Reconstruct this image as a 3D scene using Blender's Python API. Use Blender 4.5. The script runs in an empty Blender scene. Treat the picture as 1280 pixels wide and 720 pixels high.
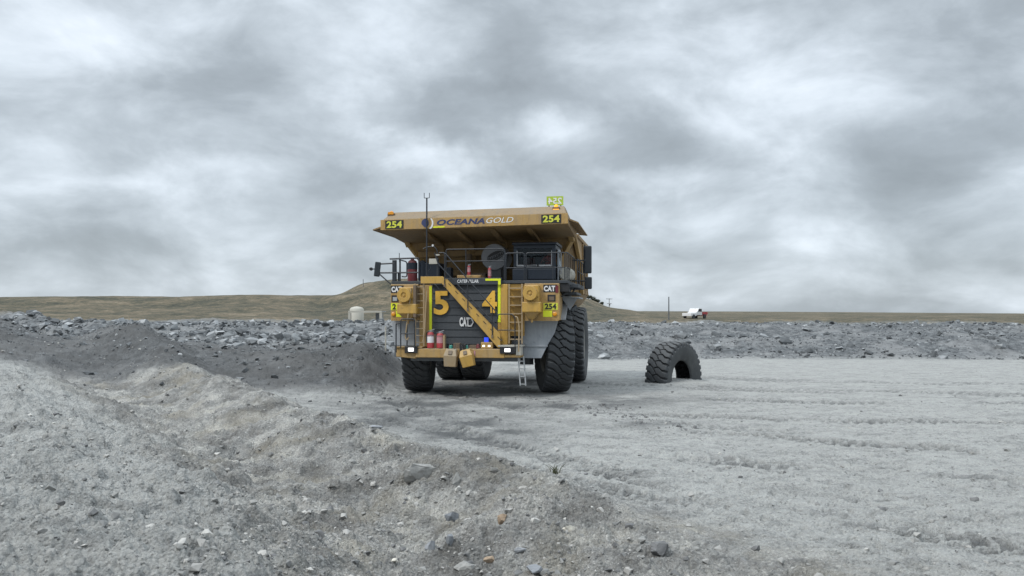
import bpy, bmesh, math, random
import numpy as np
from mathutils import Vector, Matrix
random.seed(7); rng = np.random.default_rng(7)
scene = bpy.context.scene
col = scene.collection
PI = math.pi
R = math.radians

# ------------------------------------------------------------------ camera
FPX = 1088.0; EYE = 2.66; HOR = 395.0            # focal length in photo pixels, eye height, horizon row
cam = bpy.data.cameras.new('camera'); camo = bpy.data.objects.new('camera', cam); col.objects.link(camo)
camo.location = (0, 0, EYE); camo.rotation_euler = (R(90), 0, 0)
cam.sensor_width = 36; cam.lens = 36*FPX/1280; cam.shift_y = (HOR-360)/1280
cam.clip_start = .1; cam.clip_end = 5000
scene.camera = camo

# ------------------------------------------------------------------ helpers
class MB:
    def __init__(s): s.v = []; s.f = []; s.mi = []; s.cur = 0
    def add(s, vs, fs):
        o = len(s.v); s.v += [tuple(p) for p in vs]
        for f in fs: s.f.append(tuple(i+o for i in f)); s.mi.append(s.cur)
        return s
    def bx(s, x0, x1, y0, y1, z0, z1):
        v = [(x, y, z) for z in (z0, z1) for y in (y0, y1) for x in (x0, x1)]
        return s.add(v, [(0,2,3,1),(4,5,7,6),(0,1,5,4),(2,6,7,3),(0,4,6,2),(1,3,7,5)])
    def box(s, c, d, rot=(0,0,0)):
        from mathutils import Euler
        m = Euler(rot).to_matrix(); c = Vector(c)
        v = [c + m @ Vector((x*d[0]/2, y*d[1]/2, z*d[2]/2)) for z in (-1,1) for y in (-1,1) for x in (-1,1)]
        return s.add(v, [(0,2,3,1),(4,5,7,6),(0,1,5,4),(2,6,7,3),(0,4,6,2),(1,3,7,5)])
    def beam(s, a, b, w, h, up=(0,0,1)):
        a = Vector(a); b = Vector(b); d = (b-a).normalized(); u = Vector(up)
        sd = d.cross(u).normalized(); u = sd.cross(d)
        v = []
        for p in (a, b):
            for i, j in ((-1,-1),(1,-1),(1,1),(-1,1)): v.append(p + sd*i*w/2 + u*j*h/2)
        return s.add(v, [(0,1,2,3),(7,6,5,4),(0,4,5,1),(1,5,6,2),(2,6,7,3),(3,7,4,0)])
    def prism(s, poly, axis, a, b):
        def P(p, t):
            if axis == 'x': return (t, p[0], p[1])
            if axis == 'y': return (p[0], t, p[1])
            return (p[0], p[1], t)
        n = len(poly)
        v = [P(p, a) for p in poly] + [P(p, b) for p in poly]
        f = [tuple(range(n)), tuple(range(2*n-1, n-1, -1))]
        f += [(i, i+n, (i+1) % n + n, (i+1) % n) for i in range(n)]
        return s.add(v, f)
    def tube(s, pts, r, n=8):
        pts = [Vector(p) for p in pts]; rings = []
        N = len(pts); prev = None
        for i, p in enumerate(pts):
            if i == 0: d = pts[1]-p
            elif i == N-1: d = p-pts[i-1]
            else: d = (pts[i+1]-p).normalized() + (p-pts[i-1]).normalized()
            d.normalize()
            if prev is None:
                u = d.cross(Vector((0,0,1)) if abs(d.z) < .9 else Vector((0,1,0))).normalized()
            else:
                u = (prev - d*prev.dot(d)).normalized()
            prev = u; w = d.cross(u)
            rr = r[i] if isinstance(r, (list, tuple)) else r
            rings.append([p + u*math.cos(2*PI*k/n)*rr + w*math.sin(2*PI*k/n)*rr for k in range(n)])
        v = [q for g in rings for q in g]; f = []
        for i in range(N-1):
            for k in range(n):
                k2 = (k+1) % n
                f.append((i*n+k, i*n+k2, (i+1)*n+k2, (i+1)*n+k))
        f.append(tuple(range(n-1, -1, -1))); f.append(tuple(range((N-1)*n, N*n)))
        return s.add(v, f)
    def lathe(s, prof, c, axis='x', n=32, closed=False):
        """prof: (t along axis, radius)"""
        v = []; m = len(prof); f = []
        for k in range(n):
            a = 2*PI*k/n; ca, sa = math.cos(a), math.sin(a)
            for t, r in prof:
                if axis == 'x': v.append((c[0]+t, c[1]+r*ca, c[2]+r*sa))
                elif axis == 'y': v.append((c[0]+r*ca, c[1]+t, c[2]+r*sa))
                else: v.append((c[0]+r*ca, c[1]+r*sa, c[2]+t))
        for k in range(n):
            k2 = (k+1) % n
            for j in range(m-1): f.append((k*m+j, k2*m+j, k2*m+j+1, k*m+j+1))
        return s.add(v, f)
    def xf(s, fn): s.v = [fn(*p) for p in s.v]; return s
    def build(s, name, mat, parent=None, bevel=0, smooth=False, loc=(0,0,0)):
        me = bpy.data.meshes.new(name); me.from_pydata(s.v, [], s.f); me.update()
        bm = bmesh.new(); bm.from_mesh(me); bmesh.ops.recalc_face_normals(bm, faces=bm.faces); bm.to_mesh(me); bm.free()
        for m in (mat if isinstance(mat, (list, tuple)) else [mat]): me.materials.append(m)
        if isinstance(mat, (list, tuple)):
            me.polygons.foreach_set('material_index', s.mi)
        if smooth:
            me.polygons.foreach_set('use_smooth', [True]*len(me.polygons))
            try: me.set_sharp_from_angle(angle=R(38))
            except Exception: pass
        o = bpy.data.objects.new(name, me); col.objects.link(o); o.location = loc
        if parent: o.parent = parent
        if bevel:
            b = o.modifiers.new('bevel', 'BEVEL'); b.width = bevel; b.segments = 2; b.limit_method = 'ANGLE'; b.angle_limit = R(35)
            b.harden_normals = False
        return o

def tag(o, label=None, cat=None, group=None, kind=None):
    if label: o['label'] = label
    if cat: o['category'] = cat
    if group: o['group'] = group
    if kind: o['kind'] = kind
    return o
def empty(name, loc, rz=0):
    o = bpy.data.objects.new(name, None); col.objects.link(o); o.location = loc; o.rotation_euler = (0,0,rz)
    o.empty_display_size = .3
    return o
def arc(pts, r=.08, n=5):
    """round the corners of a polyline"""
    pts = [Vector(p) for p in pts]; out = [pts[0]]
    for i in range(1, len(pts)-1):
        p = pts[i]; a = (pts[i-1]-p); b = (pts[i+1]-p)
        rr = min(r, a.length*.45, b.length*.45); a = p+a.normalized()*rr; b = p+b.normalized()*rr
        for k in range(n+1):
            t = k/n; out.append(a*(1-t)**2 + p*2*t*(1-t) + b*t*t)
    out.append(pts[-1]); return out

# ------------------------------------------------------------------ materials
def nt(name):
    m = bpy.data.materials.new(name); m.use_nodes = True; t = m.node_tree
    b = t.nodes['Principled BSDF']; return m, t, b
def N(t, typ, **k):
    n = t.nodes.new(typ)
    for a, b in k.items():
        if a.startswith('_'): setattr(n, a[1:], b)
        else: n.inputs[a].default_value = b
    return n
def ramp(t, stops):
    n = t.nodes.new('ShaderNodeValToRGB'); e = n.color_ramp.elements
    e[0].position, e[0].color = stops[0][0], (*stops[0][1], 1); e[1].position, e[1].color = stops[-1][0], (*stops[-1][1], 1)
    for p, c in stops[1:-1]:
        x = e.new(p); x.color = (*c, 1)
    return n
def mixc(t, fac, a, b):
    n = t.nodes.new('ShaderNodeMix'); n.data_type = 'RGBA'
    for s, v in ((0, fac), (6, a), (7, b)):
        if isinstance(v, (float, int)): n.inputs[s].default_value = v
        elif isinstance(v, tuple): n.inputs[s].default_value = (*v, 1)
        else: t.links.new(v, n.inputs[s])
    return n.outputs[2]
def mth(t, op, a, b=0.0, clamp=False):
    n = t.nodes.new('ShaderNodeMath'); n.operation = op; n.use_clamp = clamp
    for i, v in enumerate((a, b)):
        if isinstance(v, (float, int)): n.inputs[i].default_value = v
        else: t.links.new(v, n.inputs[i])
    return n.outputs[0]

DUST = (.27, .25, .22)
def paint(name, c, rough=.5, metal=0.0, dust=.35, dcol=DUST, var=.25, streak=True, bump=.02, grime=0):
    m, t, b = nt(name)
    tc = N(t, 'ShaderNodeTexCoord')
    n1 = N(t, 'ShaderNodeTexNoise', Scale=1.3, Detail=8, Roughness=.65); t.links.new(tc.outputs['Object'], n1.inputs['Vector'])
    mp = N(t, 'ShaderNodeMapping'); mp.inputs['Scale'].default_value = (9, 9, .9); t.links.new(tc.outputs['Object'], mp.inputs['Vector'])
    n2 = N(t, 'ShaderNodeTexNoise', Scale=1.0, Detail=6, Roughness=.6); t.links.new(mp.outputs[0], n2.inputs['Vector'])
    n3 = N(t, 'ShaderNodeTexNoise', Scale=14, Detail=6, Roughness=.7); t.links.new(tc.outputs['Object'], n3.inputs['Vector'])
    geo = N(t, 'ShaderNodeNewGeometry'); sp = N(t, 'ShaderNodeSeparateXYZ'); t.links.new(geo.outputs['Normal'], sp.inputs[0])
    up = mth(t, 'MULTIPLY', mth(t, 'MAXIMUM', sp.outputs[2], 0.0), .55)
    f = mth(t, 'ADD', mth(t, 'MULTIPLY', n1.outputs[0], .7), mth(t, 'MULTIPLY', n2.outputs[0], .55 if streak else .2))
    f = mth(t, 'MULTIPLY', mth(t, 'SUBTRACT', f, .42), dust*3.2, True)
    f = mth(t, 'MULTIPLY', mth(t, 'ADD', f, up), 1.0, True)
    f = mth(t, 'MULTIPLY', f, min(1, .35+dust))
    dk = tuple(x*(1-var) for x in c)
    base = mixc(t, n3.outputs[0], c, dk)
    if grime:
        mg = N(t, 'ShaderNodeMapping'); mg.inputs['Scale'].default_value = (6, 6, .7); mg.inputs['Location'].default_value = (3, 5, 7); t.links.new(tc.outputs['Object'], mg.inputs['Vector'])
        n4 = N(t, 'ShaderNodeTexNoise', Scale=1.0, Detail=8, Roughness=.7); t.links.new(mg.outputs[0], n4.inputs['Vector'])
        n5 = N(t, 'ShaderNodeTexNoise', Scale=7, Detail=9, Roughness=.75); t.links.new(tc.outputs['Object'], n5.inputs['Vector'])
        g1 = mth(t, 'MULTIPLY', mth(t, 'SUBTRACT', n4.outputs[0], .50), 5.0, True); g2 = mth(t, 'MULTIPLY', mth(t, 'SUBTRACT', n5.outputs[0], .56), 9.0, True)
        base = mixc(t, mth(t, 'MULTIPLY', mth(t, 'MAXIMUM', g1, g2), grime), base, (c[0]*.25+.012, c[1]*.22+.01, c[2]*.3+.01))
    t.links.new(mixc(t, f, base, dcol), b.inputs['Base Color'])
    t.links.new(mth(t, 'ADD', mth(t, 'MULTIPLY', f, .4), rough, True), b.inputs['Roughness'])
    b.inputs['Metallic'].default_value = metal
    if bump:
        bp = N(t, 'ShaderNodeBump', Strength=.25, Distance=bump); t.links.new(n3.outputs[0], bp.inputs['Height']); t.links.new(bp.outputs[0], b.inputs['Normal'])
    return m
M = {}
M['yellow'] = paint('machine_yellow_paint', (.56, .325, .05), .45, dust=.26, var=.22, grime=.55)
M['yellow_dusty'] = paint('dusty_yellow_paint', (.46, .27, .06), .55, dust=.42, var=.2, grime=.6)
M['numeral'] = paint('numeral_yellow', (.78, .44, .05), .5, dust=.08, var=.12)
M['tan'] = paint('faded_tan_paint', (.40, .27, .12), .6, dust=.5)
M['navy'] = paint('dark_navy_paint', (.008, .017, .032), .45, dust=.04, var=.4, dcol=(.16,.16,.16))
M['char'] = paint('charcoal_paint', (.035, .042, .05), .55, dust=.16, var=.3, dcol=(.16,.16,.16))
M['rail'] = paint('dark_rail_paint', (.016, .02, .027), .45, dust=.06, dcol=(.2,.2,.2))
M['grey'] = paint('grey_fender_paint', (.34, .37, .40), .55, dust=.25, var=.15, dcol=(.24,.23,.21), grime=.35)
M['greyd'] = paint('dark_grey_steel', (.10, .115, .13), .6, dust=.3)
M['black'] = paint('black_plastic', (.012, .012, .014), .5, dust=.08)
M['rubber'] = paint('tyre_rubber', (.045, .049, .053), .65, dust=.2, dcol=(.17,.175,.175), var=.3, streak=False)
M['sidewall'] = paint('tyre_sidewall', (.06, .064, .066), .8, dust=.55, dcol=(.20,.205,.20), var=.25, streak=False)
M['rim'] = paint('wheel_rim_paint', (.24, .24, .23), .6, dust=.5)
M['lime'] = paint('reflective_lime', (.72, .78, .02), .4, dust=.04, var=.08)
M['limet'] = paint('lime_lettering', (.62, .62, .06), .45, dust=.08, var=.1)
M['limeg'] = paint('lime_green_sign', (.38, .52, .04), .45, dust=.1, var=.1)
M['white'] = paint('white_lettering', (.72, .72, .72), .5, dust=.12, var=.08)
M['navyt'] = paint('blue_lettering', (.022, .035, .12), .5, dust=.12, var=.2)
M['red'] = paint('red_paint', (.42, .03, .04), .4, dust=.12, var=.2)
M['dred'] = paint('dark_red_paint', (.16, .015, .022), .4, dust=.1, var=.3)
M['pink'] = paint('faded_red_label', (.55, .28, .30), .5, dust=.1)
M['alu'] = paint('aluminium', (.5, .52, .53), .4, metal=.6, dust=.3)
M['cream'] = paint('cream_paint', (.55, .53, .46), .6, dust=.2)
M['orange'] = paint('amber_lens', (.75, .30, .01), .25, dust=.05)
M['teal'] = paint('teal_plastic', (.05, .33, .27), .5, dust=.1)
M['drumgrey'] = paint('grey_drum_paint', (.30, .31, .33), .55, dust=.2)
M['bodyyellow'] = paint('worn_body_yellow', (.31, .185, .06), .65, dust=.42, var=.3, dcol=(.21,.185,.15), grime=.6)
M['brown'] = paint('brown_steel', (.14, .09, .05), .7, dust=.3)
M['concrete'] = paint('pale_concrete', (.50, .48, .42), .8, dust=.3)
M['wood'] = paint('weathered_pole_wood', (.10, .09, .08), .85, dust=.1)
def emis(name, c, s):
    m, t, b = nt(name); b.inputs['Base Color'].default_value = (*c, 1)
    b.inputs['Emission Color'].default_value = (*c, 1); b.inputs['Emission Strength'].default_value = s; return m
M['lamp'] = emis('lit_lamp_lens', (1, .98, .95), 1.6)
M['bluelamp'] = emis('lit_blue_lamp', (.03, .08, .9), .4)
M['amberlit'] = emis('lit_amber_lamp', (1, .4, .02), .5)
def glassm():
    m, t, b = nt('window_glass'); out = t.nodes['Material Output']
    gl = N(t, 'ShaderNodeBsdfGlossy', Roughness=.03); gl.inputs['Color'].default_value = (.8,.85,.9,1)
    tr = N(t, 'ShaderNodeBsdfTransparent'); tr.inputs['Color'].default_value = (.8,.84,.86,1)
    fr = N(t, 'ShaderNodeFresnel', IOR=1.45); mx = N(t, 'ShaderNodeMixShader')
    t.links.new(mth(t, 'MULTIPLY', fr.outputs[0], .5), mx.inputs[0]); t.links.new(tr.outputs[0], mx.inputs[1]); t.links.new(gl.outputs[0], mx.inputs[2])
    t.links.new(mx.outputs[0], out.inputs[0]); return m
M['glass'] = glassm()
def mirrorm():
    m, t, b = nt('mirror_back'); b.inputs['Base Color'].default_value = (.02,.025,.03,1); b.inputs['Roughness'].default_value = .35; return m
M['mirror'] = mirrorm()
def simple(name, c, rough=.7):
    m, t, b = nt(name)
    n3 = N(t, 'ShaderNodeTexNoise', Scale=20, Detail=4)
    t.links.new(mixc(t, n3.outputs[0], c, tuple(x*.7 for x in c)), b.inputs['Base Color']); b.inputs['Roughness'].default_value = rough; return m
M['skin'] = simple('skin', (.45, .25, .18)); M['shirt'] = simple('red_orange_shirt', (.55, .07, .05)); M['hair'] = simple('hair', (.03,.02,.015))
M['seatf'] = simple('seat_fabric', (.03,.03,.035))
M['dark_in'] = simple('cab_lining', (.05,.05,.055))

def rockmat(name, cols, sc, bump=.03, haze=0):
    m, t, b = nt(name); geo = N(t, 'ShaderNodeNewGeometry'); tc = N(t, 'ShaderNodeTexCoord')
    at = N(t, 'ShaderNodeAttribute'); at.attribute_name = 'tone'
    n1 = N(t, 'ShaderNodeTexNoise', Scale=sc, Detail=8, Roughness=.7); t.links.new(geo.outputs['Position'], n1.inputs['Vector'])
    v = mth(t, 'ADD', mth(t, 'MULTIPLY', n1.outputs[0], .45), mth(t, 'MULTIPLY', at.outputs['Fac'], .75))
    rp = ramp(t, cols); t.links.new(v, rp.inputs[0]); t.links.new(rp.outputs[0], b.inputs['Base Color'])
    b.inputs['Roughness'].default_value = .9
    bp = N(t, 'ShaderNodeBump', Strength=.5, Distance=bump); t.links.new(n1.outputs[0], bp.inputs['Height']); t.links.new(bp.outputs[0], b.inputs['Normal'])
    return m
M['gravel'] = rockmat('loose_stone', [(0, (.07,.07,.07)), (.35, (.14,.14,.14)), (.6, (.22,.22,.21)), (.8, (.34,.33,.31)), (1, (.48,.47,.44))], 9)
M['rubble'] = rockmat('quarry_rubble', [(0, (.035,.038,.04)), (.4, (.09,.096,.10)), (.6, (.17,.18,.185)), (.8, (.30,.31,.315)), (1, (.46,.47,.47))], 3, .1)

# ------------------------------------------------------------------ terrain height
def _h(ix, iy, seed):
    n = (ix.astype(np.int64)*374761393 + iy.astype(np.int64)*668265263 + seed*1442695041) & 0xffffffff
    n = ((n ^ (n >> 13))*1274126177) & 0xffffffff
    n = n ^ (n >> 16)
    return (n & 0xffff)/65535.0
def vnoise(x, y, seed=0):
    xi = np.floor(x); yi = np.floor(y); u = x-xi; v = y-yi
    u = u*u*u*(u*(u*6-15)+10); v = v*v*v*(v*(v*6-15)+10)
    a = _h(xi, yi, seed); b = _h(xi+1, yi, seed); c = _h(xi, yi+1, seed); d = _h(xi+1, yi+1, seed)
    return (a*(1-u)+b*u)*(1-v)+(c*(1-u)+d*u)*v
def fbm(x, y, oct=5, seed=0, gain=.5):
    s = 0; a = 1; n = 0
    for k in range(oct):
        s = s + a*(vnoise(x*2**k+k*13.7, y*2**k-k*7.3, seed+k)-.5); n += a; a *= gain
    return s/n
def sst(a, b, x):
    t = np.clip((x-a)/(b-a), 0, 1); return t*t*(3-2*t)
CN = np.array([-.834, -.55]); CT = np.array([.55, -.834]); C0 = (-.48, 12.97)     # windrow: normal towards the camera, direction
def wcoords(x, y):
    dx = x-C0[0]; dy = y-C0[1]
    t = dx*CT[0]+dy*CT[1]
    d = dx*CN[0]+dy*CN[1]
    d = d + .35*fbm(t*.35+5, t*0+1.5, 3, 11)*2
    return d, t
def moundq(x, y):
    yy = y + 1.6*fbm(x*.25, y*.25, 3, 33)
    return (.25*sst(27.2, 30, yy)+.75*sst(29, 36.5, yy))*sst(47, 39, yy)*sst(-4.1, -6.2, x+.5*fbm(x*.4, y*.4, 3, 35))
def circ(a, b, c):
    ax, ay = a; bx, by = b; cx, cy = c; d = 2*(ax*(by-cy)+bx*(cy-ay)+cx*(ay-by))
    ux = ((ax*ax+ay*ay)*(by-cy)+(bx*bx+by*by)*(cy-ay)+(cx*cx+cy*cy)*(ay-by))/d
    uy = ((ax*ax+ay*ay)*(cx-bx)+(bx*bx+by*by)*(ax-cx)+(cx*cx+cy*cy)*(bx-ax))/d
    return ux, uy, math.hypot(ax-ux, ay-uy)
TRK = []
for pts_, offs in ((((-3.4, 28.), (-.5, 18.9), (3.6, 12.6)), (0, 1.25, 4.9, 6.1)), (((-2.0, 30), (4.5, 21.5), (16, 18)), (0, 1.1, 4.8)), (((1, 44), (14, 36), (32, 34)), (0, 1.0, 5, 6)), (((3, 30), (12, 27), (30, 33)), (0, 4.9)),
                   (((-9, 4), (-4, 9.5), (-8, 20)), (0, 2.0))):
    cx_, cy_, rr_ = circ(*pts_)
    for o_ in offs: TRK.append((cx_, cy_, rr_+o_*(-1 if cy_ < 10 else 1), .46))
def tracks(x, y):
    band = 0*x; lug = 0*x
    wx = x+.5*fbm(x*.15, y*.15, 2, 201); wy = y+.5*fbm(x*.15, y*.15, 2, 203)
    for i, (cx_, cy_, rr_, w) in enumerate(TRK):
        dx = wx-cx_; dy = wy-cy_; r_ = np.sqrt(dx*dx+dy*dy); dd = r_-rr_
        al = np.arctan2(dy, dx)*rr_
        keep = sst(.34, .55, vnoise(x*.22+i*3.1, y*.22, 211+i))
        bnd = sst(w*1.15, w*.85, np.abs(dd))*keep
        ph = al/.30 + .55*np.abs(dd)/w + .2*np.sin(dd*9)
        l_ = np.clip(np.cos(ph*2*PI)*2.6-.9, -1, 1)
        band = np.maximum(band, bnd); lug = np.where(bnd > .05, l_*bnd, lug)
    return band, lug
def height(x, y, fine=True):
    x = np.asarray(x, float); y = np.asarray(y, float)
    d, t = wcoords(x, y)
    # haul road, gently uneven, with ruts that run along the windrow
    z = .10*fbm(x*.12, y*.12, 3, 1)
    road = sst(.2, -1.4, d)
    wob = 1.2*fbm(t*.12, t*0+3, 2, 5)
    rut = np.sin((d+wob)*2.1)*.5+np.sin((d+wob)*4.7+1.3)*.35
    near = sst(34, 20, y)
    z = z + road*rut*.03*near
    # windrow crest height along its length
    cz = np.interp(t, [-26, -14, -5, -1, 1.0, 2.5, 4.5, 7, 14], [.8, .75, .54, .50, .34, .16, .02, -.02, .0])
    cz = cz*(1+.35*fbm(t*.6, t*0+9, 3, 21)*2)
    far = cz*sst(-1.9, 0, d)
    tz = np.interp(t, [-20, -4, 0, 2.5, 5, 10], [.25, .02, -.06, -.2, -.35, -.4])
    nearz = tz + (cz-tz)*sst(1.9, -.1, d)
    up = sst(2.0, 5.5, d)*np.interp(t, [-20, 0, 4, 8, 16], [.9, .85, .75, .55, .5])
    z = z + np.where(d < 0, far, nearz) + up
    # tall dirt windrow left of the truck
    q = moundq(x, y)
    z = z + q*(1.40+.5*fbm(x*.35, y*.35, 3, 31))
    z = z + .16*np.exp(-(((x-6.55)/1.7)**2+((y-35.2)/1.5)**2))*(1+1.2*fbm(x*1.2, y*1.2, 3, 43))
    # rock bank behind: two benches
    yb = y + 2.2*fbm(x*.07, y*.02, 3, 41)*2 + x*.02
    lift = sst(8, -14, x)*.12
    z = z + sst(55.5, 61.5, yb)*(1.05+lift) + sst(64, 74, yb)*(.72+lift*1.0) + .9*sst(54, 60, yb)*sst(110, 80, yb)*fbm(x*.15, y*.15, 4, 51) + sst(66, 73, yb)*sst(90, 78, yb)*.55*(vnoise(x*.16, yb*.05, 57)-.45)
    # low farmland rise towards the horizon
    z = z + sst(90, 420, y)*2.3*(1+.35*np.sin(x*.011+1.1)) + sst(480, 900, y)*-4
    z = z + sst(84, 100, y)*sst(200, 140, y)*1.1*fbm(x*.10, y*.06, 4, 55, .6)
    # grassy hill behind the truck
    hx = (x+14)/np.where(x > -14, 31.5, 26.); hy = (y-178)/38
    hh = 8.2*np.exp(-np.abs(hx)**3.0)*np.exp(-hy**2*1.6)
    lx = 3.0*sst(-8, -30, x)*sst(-260, -60, x)*np.exp(-((y-185)/45)**2)
    hill = np.maximum(hh, 1.15*lx*1.25)
    terr = .35*np.sin(hill*2.2)
    z = z + hill + terr*sst(1, 3, hill) + hill*.16*fbm(x*.06, y*.06, 4, 61)
    if fine:
        w1 = sst(60, 12, y)
        brk = np.maximum(sst(-1.3, .1, d)*sst(16, 8, d), q)
        z = z + w1*brk*.5*fbm(x*.75, y*.75, 4, 73)
        rough = .42+brk*1.1
        z = z + w1*rough*(.17*fbm(x*1.6, y*1.6, 5, 71, .65) + .055*fbm(x*7, y*7, 5, 75, .72)*2)
        z = z + w1*.012*fbm(x*22, y*22, 3, 79, .7)*2*(.5+brk)
        # clods
        ca_ = .966*x+.26*y; cb_ = -.26*x+.966*y
        rd = 1-np.abs(fbm(ca_*1.9, cb_*2.6, 5, 85, .62))*5.5
        z = z - w1*(.75+.4*brk)*.055*np.clip(rd, 0, 1)**2*sst(.35, .6, vnoise(x*.6, y*.6, 87)+.15)
        rd2 = 1-np.abs(fbm(x*4.6, y*5.5, 4, 89, .6))*5
        z = z - w1*.022*np.clip(rd2, 0, 1)**2
        c = vnoise(x*5.5, y*5.5, 83); z = z + w1*(.25+brk)*.10*np.clip(c-.68, 0, 1)*2
        # lug imprints of the haul tyres, softened by dust
        inp = 0
        for dc, wd in ((-1.9, .55), (-3.3, .5), (-4.6, .5), (-7.0, .6)):
            dd = d+wob*.6-dc
            ph = t/.34 + np.interp(np.abs(dd), [0, wd], [0, .9])
            cell = np.clip(np.sin(ph*2*PI)*2.2-.9, 0, 1)*np.clip(np.sin(dd*2*PI/.36+1)*1.5+.4, 0, 1)*sst(wd, wd*.8, np.abs(dd))
            cell = cell*sst(.35, .55, vnoise(x*.5, y*.5, 91)+.15)
            inp = inp+cell
        bnd, lug = tracks(x, y); offb = sst(.3, -1.0, d) + sst(5, 6.5, d); kk_ = offb*sst(54, 48, y)*(1-q)
        z = z - bnd*kk_*.05 + lug*kk_*.040*sst(44, 24, y) - inp*.05*sst(34, 22, y)
        w2 = sst(50, 60, y)*sst(140, 90, y)
        z = z + w2*(.6*fbm(x*.8, y*.8, 5, 95, .75)+.35*fbm(x*.3, y*.3, 3, 97))
    return z
def hz(x, y): return float(height(np.array([x]), np.array([y]))[0])
def at(px, py, Y): return Vector(((px-640)/FPX*Y, Y, EYE-(py-HOR)/FPX*Y))
def on_ground(px, py, y0=3, y1=130):
    """where the line of sight of that photo pixel first meets the ground"""
    ys = np.concatenate([np.arange(y0, 40, .01), np.arange(40, y1, .1)]); xs = (px-640)/FPX*ys
    zz = height(xs, ys); ray = EYE-(py-HOR)/FPX*ys
    i = np.argmax(zz >= ray); return Vector((xs[i], ys[i], zz[i]))

# ------------------------------------------------------------------ ground sheet
ang = np.concatenate([np.arange(-180, -36, 3.0), np.arange(-36, 36, .09), np.arange(36, 180.1, 3.0)])
inv = np.linspace(1/4.2, 1/52., 1000)
rad = np.concatenate([[.01, .6, 1.2, 2, 2.6, 3.2, 3.7], 1/inv, 52*1.0105**np.arange(1, 330)])
A, Rr = np.meshgrid(np.radians(ang), rad)
X = Rr*np.sin(A); Y = Rr*np.cos(A)
Z = height(X, Y)
na, nr = len(ang), len(rad)
co = np.stack([X, Y, Z], -1).reshape(-1, 3)
i0 = (np.arange(nr-1)[:, None]*na + np.arange(na-1)[None]).reshape(-1)
quads = np.stack([i0, i0+na, i0+na+1, i0+1], -1)
me = bpy.data.meshes.new('ground'); me.vertices.add(len(co)); me.vertices.foreach_set('co', co.reshape(-1).astype(np.float32))
me.loops.add(quads.size); me.loops.foreach_set('vertex_index', quads.reshape(-1).astype(np.int32))
me.polygons.add(len(quads)); me.polygons.foreach_set('loop_start', (np.arange(len(quads))*4).astype(np.int32))
me.update(calc_edges=True)
me.polygons.foreach_set('use_smooth', np.ones(len(quads), bool))
d_, t_ = wcoords(X, Y)
bank = sst(52, 57, Y+1.5*fbm(X*.07, Y*.02, 3, 41)*2)
veg = np.clip(sst(86, 105, Y + 10*fbm(X*.05, Y*.05, 3, 101)*2), 0, 1)
mound = sst(.02, .25, moundq(X, Y)+.12*fbm(X*.8, Y*.8, 4, 37))
berm = np.maximum(sst(-1.5, -.1, d_ + (.5+.8*sst(0, 3, t_))*fbm(X*1.3, Y*1.3, 5, 111, .65)*2 + .5*sst(0, 4, t_))*sst(4.6, 3.2, d_+.8*fbm(X, Y, 3, 113)*2), 0)
vc = np.stack([veg, np.clip(bank-veg, 0, 1)+mound, berm, np.ones_like(veg)], -1).reshape(-1, 4)
ca = me.color_attributes.new('zone', 'FLOAT_COLOR', 'POINT'); ca.data.foreach_set('color', vc.reshape(-1).astype(np.float32))
# road darkening: compacted tracks, dirt patches, and shade painted in under the truck
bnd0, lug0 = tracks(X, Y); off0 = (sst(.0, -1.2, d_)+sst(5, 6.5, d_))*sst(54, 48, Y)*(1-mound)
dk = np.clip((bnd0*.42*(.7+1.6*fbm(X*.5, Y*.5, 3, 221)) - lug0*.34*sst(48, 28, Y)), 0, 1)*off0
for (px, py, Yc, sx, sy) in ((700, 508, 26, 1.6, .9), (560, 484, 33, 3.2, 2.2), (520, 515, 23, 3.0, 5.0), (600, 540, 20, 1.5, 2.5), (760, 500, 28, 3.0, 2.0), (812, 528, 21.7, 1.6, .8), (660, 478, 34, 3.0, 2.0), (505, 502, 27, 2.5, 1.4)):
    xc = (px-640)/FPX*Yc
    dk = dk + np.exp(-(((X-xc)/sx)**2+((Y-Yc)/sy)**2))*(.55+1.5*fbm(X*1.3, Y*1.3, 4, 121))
dma = me.attributes.new('spoil', 'FLOAT', 'POINT'); dma.data.foreach_set('value', (mound*(.55+.8*fbm(X*.9, Y*.9, 4, 231))).clip(0, 1).reshape(-1).astype(np.float32))
da = me.attributes.new('dirt_shade', 'FLOAT', 'POINT'); da.data.foreach_set('value', np.clip(dk, 0, 1).reshape(-1).astype(np.float32))
ground = bpy.data.objects.new('ground', me); col.objects.link(ground); tag(ground, kind='structure')

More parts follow.
